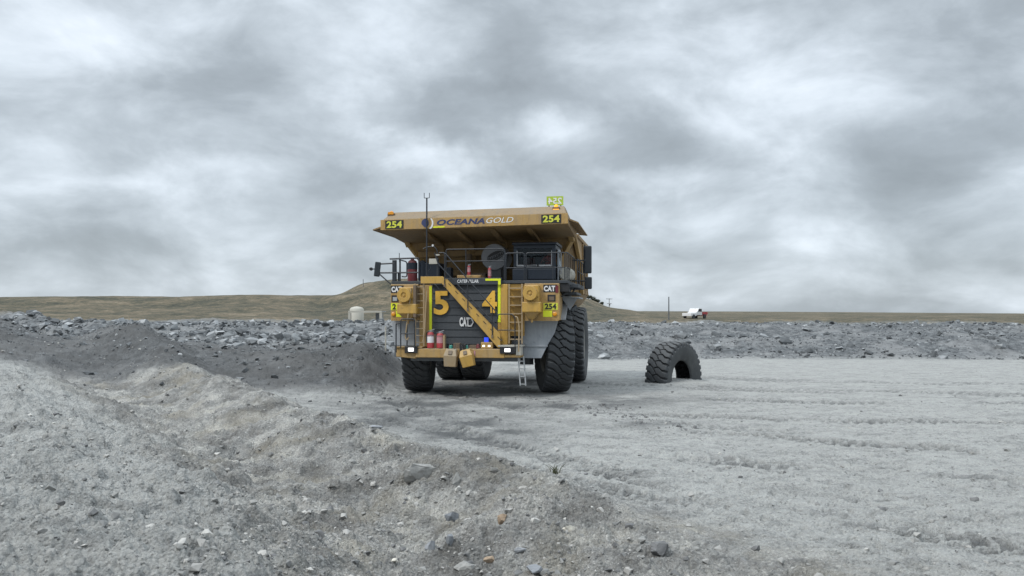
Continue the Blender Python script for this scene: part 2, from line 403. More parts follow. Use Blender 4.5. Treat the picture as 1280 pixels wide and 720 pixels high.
def groundmat():
    m, t, b = nt('dusty_mine_ground')
    geo = N(t, 'ShaderNodeNewGeometry'); P = geo.outputs['Position']
    z = N(t, 'ShaderNodeAttribute'); z.attribute_name = 'zone'; sp = N(t, 'ShaderNodeSeparateColor'); t.links.new(z.outputs['Color'], sp.inputs[0])
    dm = N(t, 'ShaderNodeAttribute'); dm.attribute_name = 'dirt_shade'
    def noise(s, d=8, r=.65, v=P): 
        n = N(t, 'ShaderNodeTexNoise', Scale=s, Detail=d, Roughness=r); t.links.new(v, n.inputs['Vector']); return n.outputs[0]
    big = noise(.35, 6); mid = noise(2.4, 10, .72); fin = noise(17, 10, .75)
    mp = N(t, 'ShaderNodeMapping'); mp.inputs['Rotation'].default_value = (0, 0, R(56.6)); mp.inputs['Scale'].default_value = (.6, 1.5, 1)
    t.links.new(P, mp.inputs['Vector']); stv = noise(1.4, 10, .7, mp.outputs[0])
    vo = N(t, 'ShaderNodeTexVoronoi', Scale=26, Randomness=1); t.links.new(P, vo.inputs['Vector'])
    vo2 = N(t, 'ShaderNodeTexVoronoi', Scale=70, Randomness=1); t.links.new(P, vo2.inputs['Vector'])
    vs = N(t, 'ShaderNodeSeparateColor'); t.links.new(vo.outputs['Color'], vs.inputs[0])
    vs2 = N(t, 'ShaderNodeSeparateColor'); t.links.new(vo2.outputs['Color'], vs2.inputs[0])
    f = mth(t, 'ADD', mth(t, 'MULTIPLY', stv, .55), mth(t, 'MULTIPLY', mid, .45))
    f = mth(t, 'ADD', mth(t, 'MULTIPLY', f, .7), mth(t, 'MULTIPLY', fin, .32))
    rr = ramp(t, [(.33, (.08,.08,.077)), (.42, (.23,.232,.223)), (.51, (.39,.392,.375)), (.68, (.52,.522,.50))]); t.links.new(f, rr.inputs[0])
    g = mth(t, 'ADD', mth(t, 'MULTIPLY', fin, .5), mth(t, 'MULTIPLY', mid, .5))
    rb = ramp(t, [(.30, (.06,.059,.057)), (.45, (.18,.178,.171)), (.56, (.30,.297,.286)), (.74, (.43,.427,.41))]); t.links.new(g, rb.inputs[0])
    grit = ramp(t, [(.0, (.10,.10,.10)), (.6, (.21,.21,.20)), (.86, (.30,.30,.28)), (1, (.52,.51,.48))]); t.links.new(vs.outputs[0], grit.inputs[0])
    grit2 = ramp(t, [(.0, (.10,.095,.09)), (.6, (.22,.21,.195)), (.9, (.34,.33,.30)), (1, (.6,.59,.55))]); t.links.new(vs2.outputs[0], grit2.inputs[0])
    gm = mixc(t, mth(t, 'GREATER_THAN', mid, .5), grit.outputs[0], grit2.outputs[0])
    pat = ramp(t, [(.38, (.60,.59,.57)), (.50, (1.05,1.05,1.04)), (.64, (1.7,1.68,1.62))]); t.links.new(noise(1.1, 6, .62), pat.inputs[0])
    bermc = mixc(t, .34, rb.outputs[0], gm)
    mpx = t.nodes.new('ShaderNodeMix'); mpx.data_type = 'RGBA'; mpx.blend_type = 'MULTIPLY'; mpx.inputs[0].default_value = .85
    t.links.new(bermc, mpx.inputs[6]); t.links.new(pat.outputs[0], mpx.inputs[7]); bermc = mpx.outputs[2]
    tanm = ramp(t, [(.5, (0,0,0)), (.66, (1,1,1))]); t.links.new(noise(.8, 5, .6), tanm.inputs[0])
    bermc = mixc(t, mth(t, 'MULTIPLY', tanm.outputs[0], .30), bermc, (.33,.29,.21))
    rbk = ramp(t, [(.38, (.03,.032,.034)), (.48, (.09,.096,.10)), (.58, (.18,.19,.195)), (.72, (.32,.33,.33))])
    t.links.new(mth(t, 'ADD', mth(t, 'MULTIPLY', mid, .6), mth(t, 'MULTIPLY', fin, .4)), rbk.inputs[0])
    vg = noise(.12, 12, .8); vg2 = noise(1.3, 8, .8)
    rv = ramp(t, [(.40, (.018,.021,.012)), (.46, (.05,.05,.03)), (.53, (.125,.10,.062)), (.61, (.25,.205,.14))])
    t.links.new(mth(t, 'ADD', mth(t, 'MULTIPLY', vg, .6), mth(t, 'MULTIPLY', vg2, .4)), rv.inputs[0])
    c = mixc(t, .22, rr.outputs[0], gm)
    mf = N(t, 'ShaderNodeMapping'); mf.inputs['Scale'].default_value = (1, 1.0, 1); t.links.new(P, mf.inputs['Vector'])
    fl = noise(5.5, 6, .8, mf.outputs[0]); flr = ramp(t, [(.33, (1,1,1)), (.44, (0,0,0))]); t.links.new(fl, flr.inputs[0])
    c = mixc(t, mth(t, 'MULTIPLY', flr.outputs[0], .75), c, (.06,.062,.062))
    fl2 = noise(1.1, 9, .8, mp.outputs[0]); fr2 = ramp(t, [(.36, (1,1,1)), (.46, (0,0,0))]); t.links.new(fl2, fr2.inputs[0])
    c = mixc(t, mth(t, 'MULTIPLY', fr2.outputs[0], .5), c, (.09,.093,.093))
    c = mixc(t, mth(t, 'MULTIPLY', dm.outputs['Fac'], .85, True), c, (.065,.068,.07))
    bk = ramp(t, [(.45, (0,0,0)), (.58, (1,1,1))]); t.links.new(noise(.30, 5, .6), bk.inputs[0])
    rbk_ = mixc(t, mth(t, 'MULTIPLY', bk.outputs[0], .45), rbk.outputs[0], (.30,.30,.295))
    c = mixc(t, sp.outputs[2], c, bermc); ms = N(t, 'ShaderNodeAttribute'); ms.attribute_name = 'spoil'; rbk_ = mixc(t, ms.outputs['Fac'], rbk_, (.075,.073,.07)); c = mixc(t, sp.outputs[1], c, rbk_); c = mixc(t, sp.outputs[0], c, rv.outputs[0])
    t.links.new(c, b.inputs['Base Color']); b.inputs['Roughness'].default_value = .95
    hh = mth(t, 'ADD', mth(t, 'MULTIPLY', fin, .7), mth(t, 'MULTIPLY', vo.outputs['Distance'], -.5))
    hh = mth(t, 'ADD', hh, mth(t, 'MULTIPLY', stv, .8))
    bp = N(t, 'ShaderNodeBump', Strength=1.0, Distance=.07); t.links.new(hh, bp.inputs['Height']); t.links.new(bp.outputs[0], b.inputs['Normal'])
    return m
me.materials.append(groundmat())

# ------------------------------------------------------------------ rocks
def hull_rock(n, sx, sy, sz, seed, cuts=True):
    r = np.random.default_rng(seed); bm = bmesh.new()
    for _ in range(n):
        v = r.normal(size=3); v /= np.linalg.norm(v); v *= r.uniform(.75, 1)
        bm.verts.new((v[0]*sx, v[1]*sy, v[2]*sz))
    res = bmesh.ops.convex_hull(bm, input=bm.verts)
    bmesh.ops.delete(bm, geom=list({g for g in res['geom_interior'] if isinstance(g, bmesh.types.BMVert)}), context='VERTS')
    bm.verts.ensure_lookup_table(); bm.verts.index_update()
    vs = np.array([v.co[:] for v in bm.verts]); fs = [[v.index for v in f.verts] for f in bm.faces]
    bm.free(); return vs, fs
variants = [hull_rock(11, 1, .75+.25*(k % 2), .5+.1*(k % 3), 100+k) for k in range(10)]
def scatter(name, pts, sizes, tones, mat, label, cat):
    V = []; F = []; T = []; o = 0
    for i, (p, s) in enumerate(zip(pts, sizes)):
        vs, fs = variants[i % 10]
        a, b_, c = rng.uniform(0, 2*PI), rng.uniform(-.5, .5), rng.uniform(-.5, .5)
        ca, sa = math.cos(a), math.sin(a); cb, sb = math.cos(b_), math.sin(b_); cc, sc_ = math.cos(c), math.sin(c)
        m = np.array([[ca,-sa,0],[sa,ca,0],[0,0,1]]) @ np.array([[1,0,0],[0,cb,-sb],[0,sb,cb]]) @ np.array([[cc,0,sc_],[0,1,0],[-sc_,0,cc]])
        V.append((vs*s) @ m.T + p); F += [tuple(j+o for j in f) for f in fs]; T.append(np.full(len(vs), tones[i])); o += len(vs)
    m_ = bpy.data.meshes.new(name); m_.from_pydata(np.concatenate(V).tolist(), [], F)
    a_ = m_.attributes.new('tone', 'FLOAT', 'POINT'); a_.data.foreach_set('value', np.concatenate(T).astype(np.float32))
    m_.materials.append(mat); o_ = bpy.data.objects.new(name, m_); col.objects.link(o_); tag(o_, label, cat, kind='stuff'); return o_
# near stones on the windrow and its foot
def cand(n, y0, y1, halfw):
    Yc = 1/rng.uniform(1/y1, 1/y0, n); Xc = rng.uniform(-halfw, halfw, n)*Yc
    return Xc, Yc
xs, ys = cand(110000, 5.2, 46, .66); d, t = wcoords(xs, ys)
w = np.clip(sst(-1.0, .1, d)*sst(7, 2.5, d)*(.45+1.6*sst(.42, .6, vnoise(xs*.9, ys*.9, 131))), 0, 1) + .10
k = rng.uniform(0, 1, len(xs)) < w*.55; xs, ys = xs[k], ys[k]
sz = (.006+.013*rng.pareto(2.2, len(xs)))*(1+.6*sst(12, 30, ys)); sz = np.clip(sz, .008, .085)
tones = rng.beta(1.5, 1.5, len(xs))
# dark spilled clods along the haul track
for (p0, p1, n_, sp) in (((735, 503), (850, 537), 420, .5), ((640, 492), (735, 508), 160, .5), ((470, 498), (560, 520), 120, .6)):
    Y0, Y1 = EYE*FPX/(p0[1]-HOR), EYE*FPX/(p1[1]-HOR); f_ = rng.uniform(0, 1, n_); yy_ = Y0+(Y1-Y0)*f_
    xx_ = ((p0[0]-640)/FPX*Y0)*(1-f_)+((p1[0]-640)/FPX*Y1)*f_
    xs = np.append(xs, xx_+rng.normal(0, sp, n_)); ys = np.append(ys, yy_+rng.normal(0, sp, n_)); sz = np.append(sz, np.clip(.015+.02*rng.pareto(2.2, n_), .015, .11)); tones = np.append(tones, rng.uniform(0, .3, n_))
zs = height(xs, ys)+sz*rng.uniform(-.25, .25, len(xs))
scatter('gravel', np.stack([xs, ys, zs], -1), sz, tones, M['gravel'], 'loose grey stones strewn over the dirt windrow nearest the camera', 'gravel')
# broken rock on the banks behind and on the dirt windrow by the truck
xs = rng.uniform(-45, 50, 52000); ys = rng.uniform(54, 90, 52000)
dens = vnoise(xs*.12, ys*.12, 141); k = (rng.uniform(0, 1, len(xs)) < (.25+dens)*np.where(ys < 66, .75, .5)) & (np.abs(xs) < ys*.68); xs, ys = xs[k], ys[k]
sz = np.clip(.05+.075*rng.pareto(2.5, len(xs))*(.72+1.0*sst(5, -12, xs)), .05, .6); zs = height(xs, ys)+sz*.1
x2 = rng.uniform(-28, -4.2, 16000); y2 = rng.uniform(26, 42, 16000)
k = (rng.uniform(0, 1, 16000) < moundq(x2, y2)*.6+.03); x2, y2 = x2[k], y2[k]
s2 = np.clip(.018+.03*rng.pareto(2.4, len(x2)), .02, .2); z2 = height(x2, y2)+s2*.1
scatter('rubble', np.concatenate([np.stack([xs, ys, zs], -1), np.stack([x2, y2, z2], -1)]), np.concatenate([sz, s2]),
        np.concatenate([rng.beta(1.3, 1.9, len(xs)), rng.beta(1.3, 2.6, len(x2))]), M['rubble'], 'broken blue grey rock covering the benches behind the truck', 'rubble')

def bigrock(px, py, sx, sy, sz_, tone, rot, seed, label, colr=None, tilt=0.0):
    p = on_ground(px, py)
    vs, fs = hull_rock(15, sx, sy, sz_, seed)
    bm = bmesh.new(); bv = [bm.verts.new(v) for v in vs]
    for f_ in fs: bm.faces.new([bv[i] for i in f_])
    bmesh.ops.triangulate(bm, faces=bm.faces[:]); bmesh.ops.subdivide_edges(bm, edges=bm.edges[:], cuts=5, use_grid_fill=True)
    from mathutils import noise as mn
    k_ = min(sx, sy, sz_)
    for v in bm.verts:
        q_ = v.co/k_ + Vector((seed*3.1, 0, 0))
        v.co = v.co*(1-.05*abs(mn.noise(q_*1.1))) + mn.noise_vector(q_*1.3)*k_*.10 + mn.noise_vector(q_*4)*k_*.05
        st_ = v.co.z/(k_*.22); v.co.x += .03*k_*math.sin(st_*2*PI)
    bm.normal_update(); me_ = bpy.data.meshes.new('rock'); bm.to_mesh(me_); bm.free()
    m = M['gravel'] if colr is None else colr
    me_.materials.append(m); o = bpy.data.objects.new('rock', me_); col.objects.link(o)
    o.location = (p.x, p.y, p.z+sz_*.12); o.rotation_euler = (tilt, tilt*.6, rot)
    a_ = o.data.attributes.new('tone', 'FLOAT', 'POINT'); a_.data.foreach_set('value', np.full(len(o.data.vertices), tone, np.float32))
    return tag(o, label, 'rock', 'larger rocks lying on the foreground windrow')
orange_rock = rockmat('rusty_stone', [(0, (.12,.09,.06)), (.5, (.25,.18,.12)), (1, (.4,.32,.24))], 9)
pale_rock = rockmat('pale_stone', [(0, (.25,.235,.2)), (.5, (.42,.395,.34)), (1, (.6,.57,.5))], 9)
blue_rock = rockmat('blue_grey_stone', [(0, (.07,.075,.085)), (.5, (.16,.17,.182)), (1, (.30,.31,.325))], 9)
bigrock(528, 596, .46, .19, .22, .66, R(52), 31, 'largest rock of the foreground, a long pale slab tilted into the windrow', tilt=.35)
bigrock(470, 535, .16, .09, .06, .8, .3, 2, 'flat pale grey stone near the left crest of the windrow', blue_rock)
bigrock(571, 603, .10, .07, .13, .6, 1.2, 3, 'upright wedge-shaped grey stone just right of the largest slab')
bigrock(565, 650, .12, .08, .12, .35, .6, 4, 'dark blue-grey angular stone standing in the middle of the slope', blue_rock, .3)
bigrock(538, 687, .10, .08, .12, .75, .4, 5, 'pale blue-grey upright stone at the foot of the slope, left of its darker neighbour', blue_rock, .2)
bigrock(562, 677, .08, .06, .10, .55, .9, 6, 'small blue-grey stone between the upright pale stone and the rusty round one', blue_rock, .2)
bigrock(628, 651, .09, .08, .09, .5, .2, 7, 'rusty brown rounded stone half sunk in the dirt slope', orange_rock)
bigrock(712, 664, .14, .08, .07, .8, -.2, 8, 'cream coloured wedge-shaped stone lying alone on the right slope', pale_rock, .25)
bigrock(648, 690, .11, .07, .05, .85, .1, 9, 'flat light blue-grey stone lying near the bottom of the slope', blue_rock)
bigrock(585, 709, .20, .09, .07, .6, .15, 10, 'broad low grey rock at the foot of the slope beside an orange stone')
bigrock(612, 703, .09, .06, .05, .6, -.2, 11, 'orange tinted flat stone touching the broad low grey rock', orange_rock)
bigrock(492, 702, .08, .05, .035, .85, .1, 12, 'small flat cream stone on the pale track at lower left', pale_rock)
bigrock(500, 657, .09, .07, .05, .8, .5, 13, 'pale round-edged stone in the loose trough left of the slope')
bigrock(466, 608, .07, .06, .05, .8, .5, 14, 'light grey stone in the loose trough below the left crest')
bigrock(668, 714, .12, .10, .09, .6, .7, 15, 'blue-grey stone nearest the camera, lowest on the slope', blue_rock)
bigrock(823, 690, .16, .13, .12, .15, .7, 16, 'dark brown clod sunk in the slope at the right')
# a tuft of weed on the crest
wp = on_ground(694, 592); mb = MB()
for i in range(34):
    a = random.uniform(0, 2*PI); l = random.uniform(.06, .17); s = random.uniform(.3, 1.0); bx_, by_ = random.gauss(0, .03), random.gauss(0, .03)
    q = [(bx_, by_, -.01), (bx_+math.cos(a)*l*s*.4, by_+math.sin(a)*l*s*.4, l*.6), (bx_+math.cos(a)*l*s, by_+math.sin(a)*l*s, l)]
    mb.tube(q, [.004, .003, .001], 4)
w_ = mb.build('weed', simple('dry_weed', (.07,.075,.035)), None, loc=wp); tag(w_, 'small dark green weed tuft growing on the windrow crest', 'weed')

# ------------------------------------------------------------------ tyre
RT = 1.53; WT = .94; NL = 33
def make_tyre():
    prof = [(-.30, .76), (-.36, .79), (-.40, .86), (-.45, 1.0), (-.475, 1.14), (-.485, 1.25), (-.482, 1.33)]
    tread = [( -.478, 1.37), (-.474, 1.41), (-.468, 1.445), (-.455, 1.475), (-.435, 1.495)]
    n = 30
    for i in range(n+1):
        u = -.41 + .82*i/n; tread.append((u, RT-.028*(abs(u)/.43)**3))
    tread += [(-a, b) for a, b in reversed(tread[:5])]
    full = prof + tread + [(-a, b) for a, b in reversed(prof)]
    nA = NL*18; m = len(full); ta, tb = len(prof)-1, len(prof)+len(tread)
    U = np.array([p[0] for p in full]); Rd = np.array([p[1] for p in full])
    k = np.arange(nA)[:, None]/18.0
    u = np.clip(U/.45, -1, 1)[None]
    w = np.interp(u, [-1, -.62, -.24, .24, .62, 1], [0, .12, .62, .40, .92, 1.04])
    ph = (k - w); fr = np.abs(ph-np.round(ph))
    hw = np.interp(np.abs(u), [0, .3, .6, 1], [.045, .05, .11, .17])
    g = np.clip((hw*1.25-fr)/(hw*.45), 0, 1)
    # short link grooves that cut the centre into blocks
    base = k-.62; kk = base-np.floor(base); ul = -.24+.48*kk
    g2 = np.clip((.045-np.abs(u-ul))/.02, 0, 1)
    g = np.maximum(g, g2*.8)
    mask = np.zeros(m); mask[ta:tb] = 1; mask[ta] = .4; mask[tb-1] = .4
    dep = .085*g*mask[None]
    # taper shoulder: grooves push radially on the tread and inwards on the shoulder
    rr = Rd[None] - dep*np.where(np.abs(U) < .44, 1, .55)[None]; xx = U[None] - np.sign(U)[None]*dep*np.where(np.abs(U) < .44, .0, .6)[None] + 0*k
    a = k/NL*2*PI
    v = np.stack([xx, rr*np.cos(a), rr*np.sin(a)], -1).reshape(-1, 3)
    f = []
    for i in range(nA):
        j = (i+1) % nA
        for q in range(m-1): f.append((i*m+q, i*m+q+1, j*m+q+1, j*m+q))
        
    me_ = bpy.data.meshes.new('tyre'); me_.from_pydata(v.tolist(), [], f)
    me_.materials.append(M['rubber']); me_.materials.append(M['sidewall']); me_.polygons.foreach_set('use_smooth', [True]*len(f))
    mi_ = np.zeros((nA, m-1), np.int32); mi_[:, :len(prof)-1] = 1; mi_[:, m-len(prof):] = 1; me_.polygons.foreach_set('material_index', mi_.reshape(-1))
    me_.set_sharp_from_angle(angle=R(32))
    return me_
tyre_me = make_tyre()
bm = bmesh.new(); bm.from_mesh(tyre_me); bmesh.ops.recalc_face_normals(bm, faces=bm.faces); bm.to_mesh(tyre_me); bm.free()

# ------------------------------------------------------------------ lettering
def text(body, name, mat, parent, x0, x1, y, z0, z1, bold=.02, shear=0, mirror=False, depth=.006, rise=0.0, fn=None):
    cu = bpy.data.curves.new('t', 'FONT'); cu.body = body; cu.size = 1; cu.extrude = .5; cu.offset = bold; cu.shear = shear; cu.resolution_u = 4
    cu.space_character = 1.0 + bold*1.5
    to = bpy.data.objects.new('t', cu); col.objects.link(to); bpy.context.view_layer.update()
    me_ = bpy.data.meshes.new_from_object(to.evaluated_get(bpy.context.evaluated_depsgraph_get()))
    bpy.data.objects.remove(to)
    c = np.array([v.co[:] for v in me_.vertices]); lo, hi = c.min(0), c.max(0)
    u = (c[:, 0]-lo[0])/(hi[0]-lo[0]); v = (c[:, 1]-lo[1])/(hi[1]-lo[1]); w = (c[:, 2]-lo[2])/(hi[2]-lo[2])
    if mirror: u = 1-u
    Xn = x0+(x1-x0)*u; Zn = z0+(z1-z0)*v + rise*u; Yn = y-w*depth
    if fn: Xn, Yn, Zn = fn(Xn, Yn, Zn)
    me_.vertices.foreach_set('co', np.stack([Xn, Yn, Zn], -1).reshape(-1).astype(np.float32))
    if mirror: me_.flip_normals()
    me_.materials.clear(); me_.materials.append(mat); me_.name = name
    o = bpy.data.objects.new(name, me_); col.objects.link(o); o.parent = parent; return o

# ================================================================== THE HAUL TRUCK
TH = R(-9.0)
def _rot(x, y, a): return (x*math.cos(a)-y*math.sin(a), x*math.sin(a)+y*math.cos(a))
_a = _rot(-.1, -2, R(-7.5)); _b = _rot(-.1, -2, TH)
TX, TY = -.926+_a[0]-_b[0], 31.0+_a[1]-_b[1]
truck = empty('mining_truck', (TX, TY, 0), TH)
tag(truck, 'huge dusty yellow mining haul truck numbered 254, facing the camera on the haul road', 'mining truck')
T = truck
BZ = lambda x, y, z: (x, y, z + (x+.13)*.019)       # the body leans a little on its mounts

# ---- dump body
def slice_(z, a, yf, xs_, ysd, yr, xr): 
    return [(-a-.13, yf, z), (a-.13, yf, z), (xs_-.13, ysd, z), (xr-.13, yr, z), (-xr-.13, yr, z), (-xs_-.13, ysd, z)]
sl = [slice_(2.62, .9, 3.0, 1.5, 4.2, 8.9, 1.9), slice_(2.85, 1.3, 2.6, 2.3, 4.6, 8.9, 2.4), slice_(3.15, 1.6, 2.3, 2.8, 4.8, 9.0, 2.8), slice_(3.55, 1.85, 2.0, 3.1, 4.8, 9.0, 3.1),
      slice_(4.0, 2.1, 1.75, 3.08, 4.6, 9.0, 3.05), slice_(4.45, 2.35, 1.5, 3.08, 4.2, 9.0, 3.05), slice_(4.85, 2.62, 1.3, 3.08, 3.6, 9.0, 3.05),
      slice_(5.4, 3.05, 1.0, 3.08, 2.0, 9.1, 3.05), slice_(5.72, 3.14, .6, 3.08, 1.2, 9.1, 3.05)]
mb = MB(); vs = [p for s in sl for p in s]; fs = [tuple(range(5, -1, -1))]
for i in range(len(sl)-1):
    for k in range(6): fs.append((i*6+k, i*6+(k+1) % 6, (i+1)*6+(k+1) % 6, (i+1)*6+k))
mb.add(vs, fs).xf(BZ); body = mb.build('dump_body', M['bodyyellow'], T)
s = body.modifiers.new('plate', 'SOLIDIFY'); s.thickness = .05; s.offset = -1
# canopy over the cab
mb = MB()
cp = [(-1.9, 5.63), (-1.9, 6.0), (-1.3, 6.3), (-.9, 6.3), (.2, 5.9), (2.2, 5.8), (2.2, 5.7), (.9, 5.65), (1.0, 5.42), (-1.72, 5.6)]
xsl = lambda y, z: (3.2 if z < 5.8 else (3.13 if z < 6.1 else 3.0))
n = len(cp)
v = [(-xsl(*p)-.13, *p) for p in cp] + [(xsl(*p)-.13, *p) for p in cp]
mb.add(v, [tuple(range(n)), tuple(range(2*n-1, n-1, -1))] + [(i, i+n, (i+1) % n+n, (i+1) % n) for i in range(n)]).xf(BZ)
canopy = mb.build('canopy', M['bodyyellow'], body, bevel=.03)
# band along the lip
mb = MB(); mb.bx(-3.34, 3.05, -1.925, -1.9, 5.64, 5.99).xf(BZ); mb.build('canopy_lip', M['yellow_dusty'], body, bevel=.008)
# side wings
for sgn in (-1, 1):
    mb = MB(); xi, xo = sgn*3.17-.13, (3.35 if sgn > 0 else -3.80)
    v = [(xi, -1.55, 5.86), (xo, -1.35, 5.74), (xo, 2.9, 5.70), (xi, 2.9, 5.84), (xi, -1.55, 5.80), (xo, -1.35, 5.70), (xo, 2.9, 5.66), (xi, 2.9, 5.7)]
    mb.add(v, [(0,1,2,3),(7,6,5,4),(0,4,5,1),(1,5,6,2),(2,6,7,3),(3,7,4,0)]).xf(BZ); mb.build('side_wing', M['bodyyellow'], body)
# ribs below the canopy and on front wall
for x in (-1.9, -.75, .45, 1.7):
    mb = MB(); mb.prism([(-1.7, 5.58), (.95, 5.41), (1.55, 4.6), (1.42, 4.55), (.8, 5.28), (-.6, 5.40)], 'x', x-.09, x+.09).xf(BZ); mb.build('rib', M['bodyyellow'], body, bevel=.01)
for z, y, a in ((5.0, 1.19, 2.7), (4.3, 1.57, 2.25), (3.75, 1.85, 1.9)):
    mb = MB(); mb.bx(-a-.13, a-.13, y-.13, y+.03, z-.11, z+.11).xf(BZ); mb.build('rib', M['bodyyellow'], body, bevel=.02)
for sgn in (-1, 1):
    mb = MB(); mb.beam((sgn*3.0-.13, .2, 5.75), (sgn*3.05-.13, 1.05, 5.35), .2, .18); mb.beam((sgn*3.05-.13, 1.05, 5.4), (sgn*2.4-.13, 1.5, 4.45), .2, .18)
    mb.beam((sgn*3.14-.13, .9, 5.6), (sgn*3.12-.13, 3.9, 4.7), .14, .2); mb.beam((sgn*3.12-.13, 3.9, 4.75), (sgn*3.12-.13, 4.8, 3.5), .14, .2)
    mb.xf(BZ); mb.build('corner_beam', M['yellow_dusty'], body, bevel=.02)
    for y in (5.6, 6.9, 8.2):
        mb = MB(); mb.bx(sgn*3.06-.13-.07, sgn*3.06-.13+.07, y-.12, y+.12, 3.5, 5.6).xf(BZ); mb.build('rib', M['bodyyellow'], body, bevel=.02)
    mb = MB(); mb.bx(sgn*3.06-.2, sgn*3.06-.06, 3.0, 9.1, 5.62, 5.76).xf(BZ); mb.build('top_rail', M['bodyyellow'], body, bevel=.02)
fnp = lambda X_, Y_, Z_: (X_, Y_, Z_+(X_+.13)*.019)
# number plates and lettering on the lip
for x0, x1 in ((-3.17, -2.53), (2.17, 2.83)):
    mb = MB(); mb.bx(x0, x1, -1.936, -1.925, 5.67, 5.96).xf(BZ); mb.build('number_plate', M['black'], body)
    text('254', 'number', M['limet'], body, x0+.05, x1-.05, -1.937, 5.70, 5.93, .035, fn=fnp)
text('OCEANA', 'lettering', M['navyt'], body, -1.37, .27, -1.926, 5.735, 5.925, .035, .25, fn=fnp)
text('GOLD', 'lettering', M['white'], body, .32, 1.24, -1.926, 5.745, 5.925, .0, .3, fn=fnp)
mb = MB(); mb.bx(-1.5, -1.1, -1.936, -1.925, 5.655, 5.70).xf(BZ); mb.build('reflective_strip', M['lime'], body)
mb = MB()
pts = [(-1.75+.16*math.cos(a)*(.95 if math.cos(a) < 0 else .6), 5.83+.15*math.sin(a)) for a in np.linspace(0, 2*PI, 24, endpoint=False)]
pts = [(x, z) for x, z in pts if not (z < 5.76 and x < -1.8)]
mb.prism(pts, 'y', -1.936, -1.925).xf(BZ); mb.build('emblem', M['navyt'], body)
mb = MB(); o_ = [(-1.62+.13*math.cos(a), 5.81+.19*math.sin(a)) for a in np.linspace(-1.5, 1.1, 12)]; i_ = [(-1.66+.12*math.cos(a), 5.82+.165*math.sin(a)) for a in np.linspace(1.1, -1.4, 12)]
mb.prism(o_+i_, 'y', -1.938, -1.925).xf(BZ); mb.build('emblem', M['white'], body)
# beacons and mirrored number sign on top
for x, z in ((-3.08, 6.14), (2.62, 6.14)):
    mb = MB(); mb.bx(x-.12, x+.12, -1.58, -1.42, z, z+.10).xf(BZ); hb = mb.build('beacon_base', M['brown'], body)
    mb = MB(); mb.lathe([(0, .0), (0, .07), (.06, .065), (.09, .03), (.095, 0)], (x, -1.5, z+.10), 'z', 16).xf(BZ); mb.bx(x-.1, x+.1, -1.60, -1.575, z+.01, z+.09); mb.build('beacon', M['orange'] if x < 0 else M['amberlit'], body)
mb = MB(); mb.bx(2.24, 2.81, -1.02, -1.0, 6.42, 6.73); mb.build('number_sign', M['limeg'], body)
mb = MB(); mb.bx(2.30, 2.34, -1.0, -.97, 6.26, 6.6); mb.build('sign_post', M['rail'], body); mb = MB(); mb.bx(2.7, 2.74, -1.0, -.97, 6.26, 6.6); mb.build('sign_post', M['rail'], body)
text('254', 'number', M['white'], body, 2.29, 2.76, -1.021, 6.47, 6.68, .025, mirror=True)

# ---- chassis, axles
mb = MB(); mb.bx(-1.0, -.55, -1.6, 7.6, 1.15, 1.75); mb.bx(.35, .8, -1.6, 7.6, 1.15, 1.75); mb.bx(-1, .8, -1.5, -1.1, 1.3, 2.3); mb.bx(-1, .8, 2.6, 3.1, 1.2, 2.3); mb.build('chassis_frame', M['greyd'], T, bevel=.03)
mb = MB(); mb.bx(-1.35, .6, -1.3, 1.6, 1.75, 3.55); mb.build('engine', M['greyd'], T, bevel=.05)
mb = MB(); mb.lathe([(-1.4, 0), (-1.4, .34), (-.55, .36), (-.4, .62), (.4, .62), (.55, .36), (1.4, .34), (1.4, 0)], (-.0, 5.18, 1.53), 'x', 24); mb.build('rear_axle', M['greyd'], T, smooth=True)
for sx in (-1, 1):
    mb = MB(); mb.tube([(sx*1.42, -.05, .95), (sx*1.42, .0, 2.4)], .24, 16); mb.tube([(sx*1.42, .0, 2.3), (sx*1.42, .0, 3.4)], .19, 16)
    mb.bx(min(sx*1.3, sx*1.9), max(sx*1.3, sx*1.9), -.22, .22, 1.28, 1.72)
    mb.build('front_suspension', M['greyd'], T, smooth=True)
    mb = MB(); mb.tube([(sx*1.05-.1, 4.9, 1.5), (sx*.95-.1, 4.4, 2.9)], .17, 14); mb.build('rear_suspension', M['greyd'], T, smooth=True)
mb = MB(); mb.tube([(-1.9, .45, 1.25), (1.9, .45, 1.25)], .06, 10); mb.build('steering_link', M['greyd'], T)
# ---- wheels
mb = MB(); prof = [(-.34, .74), (-.36, .80), (-.30, .78), (-.26, .72), (-.10, .70), (-.02, .45), (.06, .42), (.10, .30), (.17, .28), (.17, .0)]
mb.lathe([(-.34, .745), (-.30, .70), (-.12, .69)], (0,0,0), 'x', 40)
mb.lathe([(.34, .74), (.375, .80), (.35, .80), (.31, .70), (-.10, .68), (-.14, .50), (.02, .44), (.05, .30), (.14, .28), (.16, .0)], (0,0,0), 'x', 40)
mb.lathe([(-.34, .74), (-.375, .80), (-.35, .80), (-.31, .70), (-.10, .68), (-.14, .50), (-.02, .44), (-.05, .30), (-.14, .28), (-.16, .0)], (0,0,0), 'x', 40)
for k_ in range(16):
    a = 2*PI*k_/16; mb.tube([(-.10, .58*math.cos(a), .58*math.sin(a)), (-.03, .58*math.cos(a), .58*math.sin(a))], .028, 6)
rimo = mb.build('front_wheel', M['rim'], T, smooth=True)
ty = bpy.data.objects.new('tyre', tyre_me); col.objects.link(ty); ty.parent = rimo
def wheel(name, x, y, rz, spin, first=None):
    w = first or rimo.copy()
    if not first:
        col.objects.link(w); t_2 = ty.copy(); col.objects.link(t_2); t_2.parent = w
    w.parent = T; w.name = name; w.location = (x, y, RT-.02); w.rotation_euler = Matrix.Rotation(rz, 3, 'Z').to_euler() if False else (spin, 0, rz)
    return w
wheel('front_wheel', -2.49, 0, R(8.3), .05, rimo)
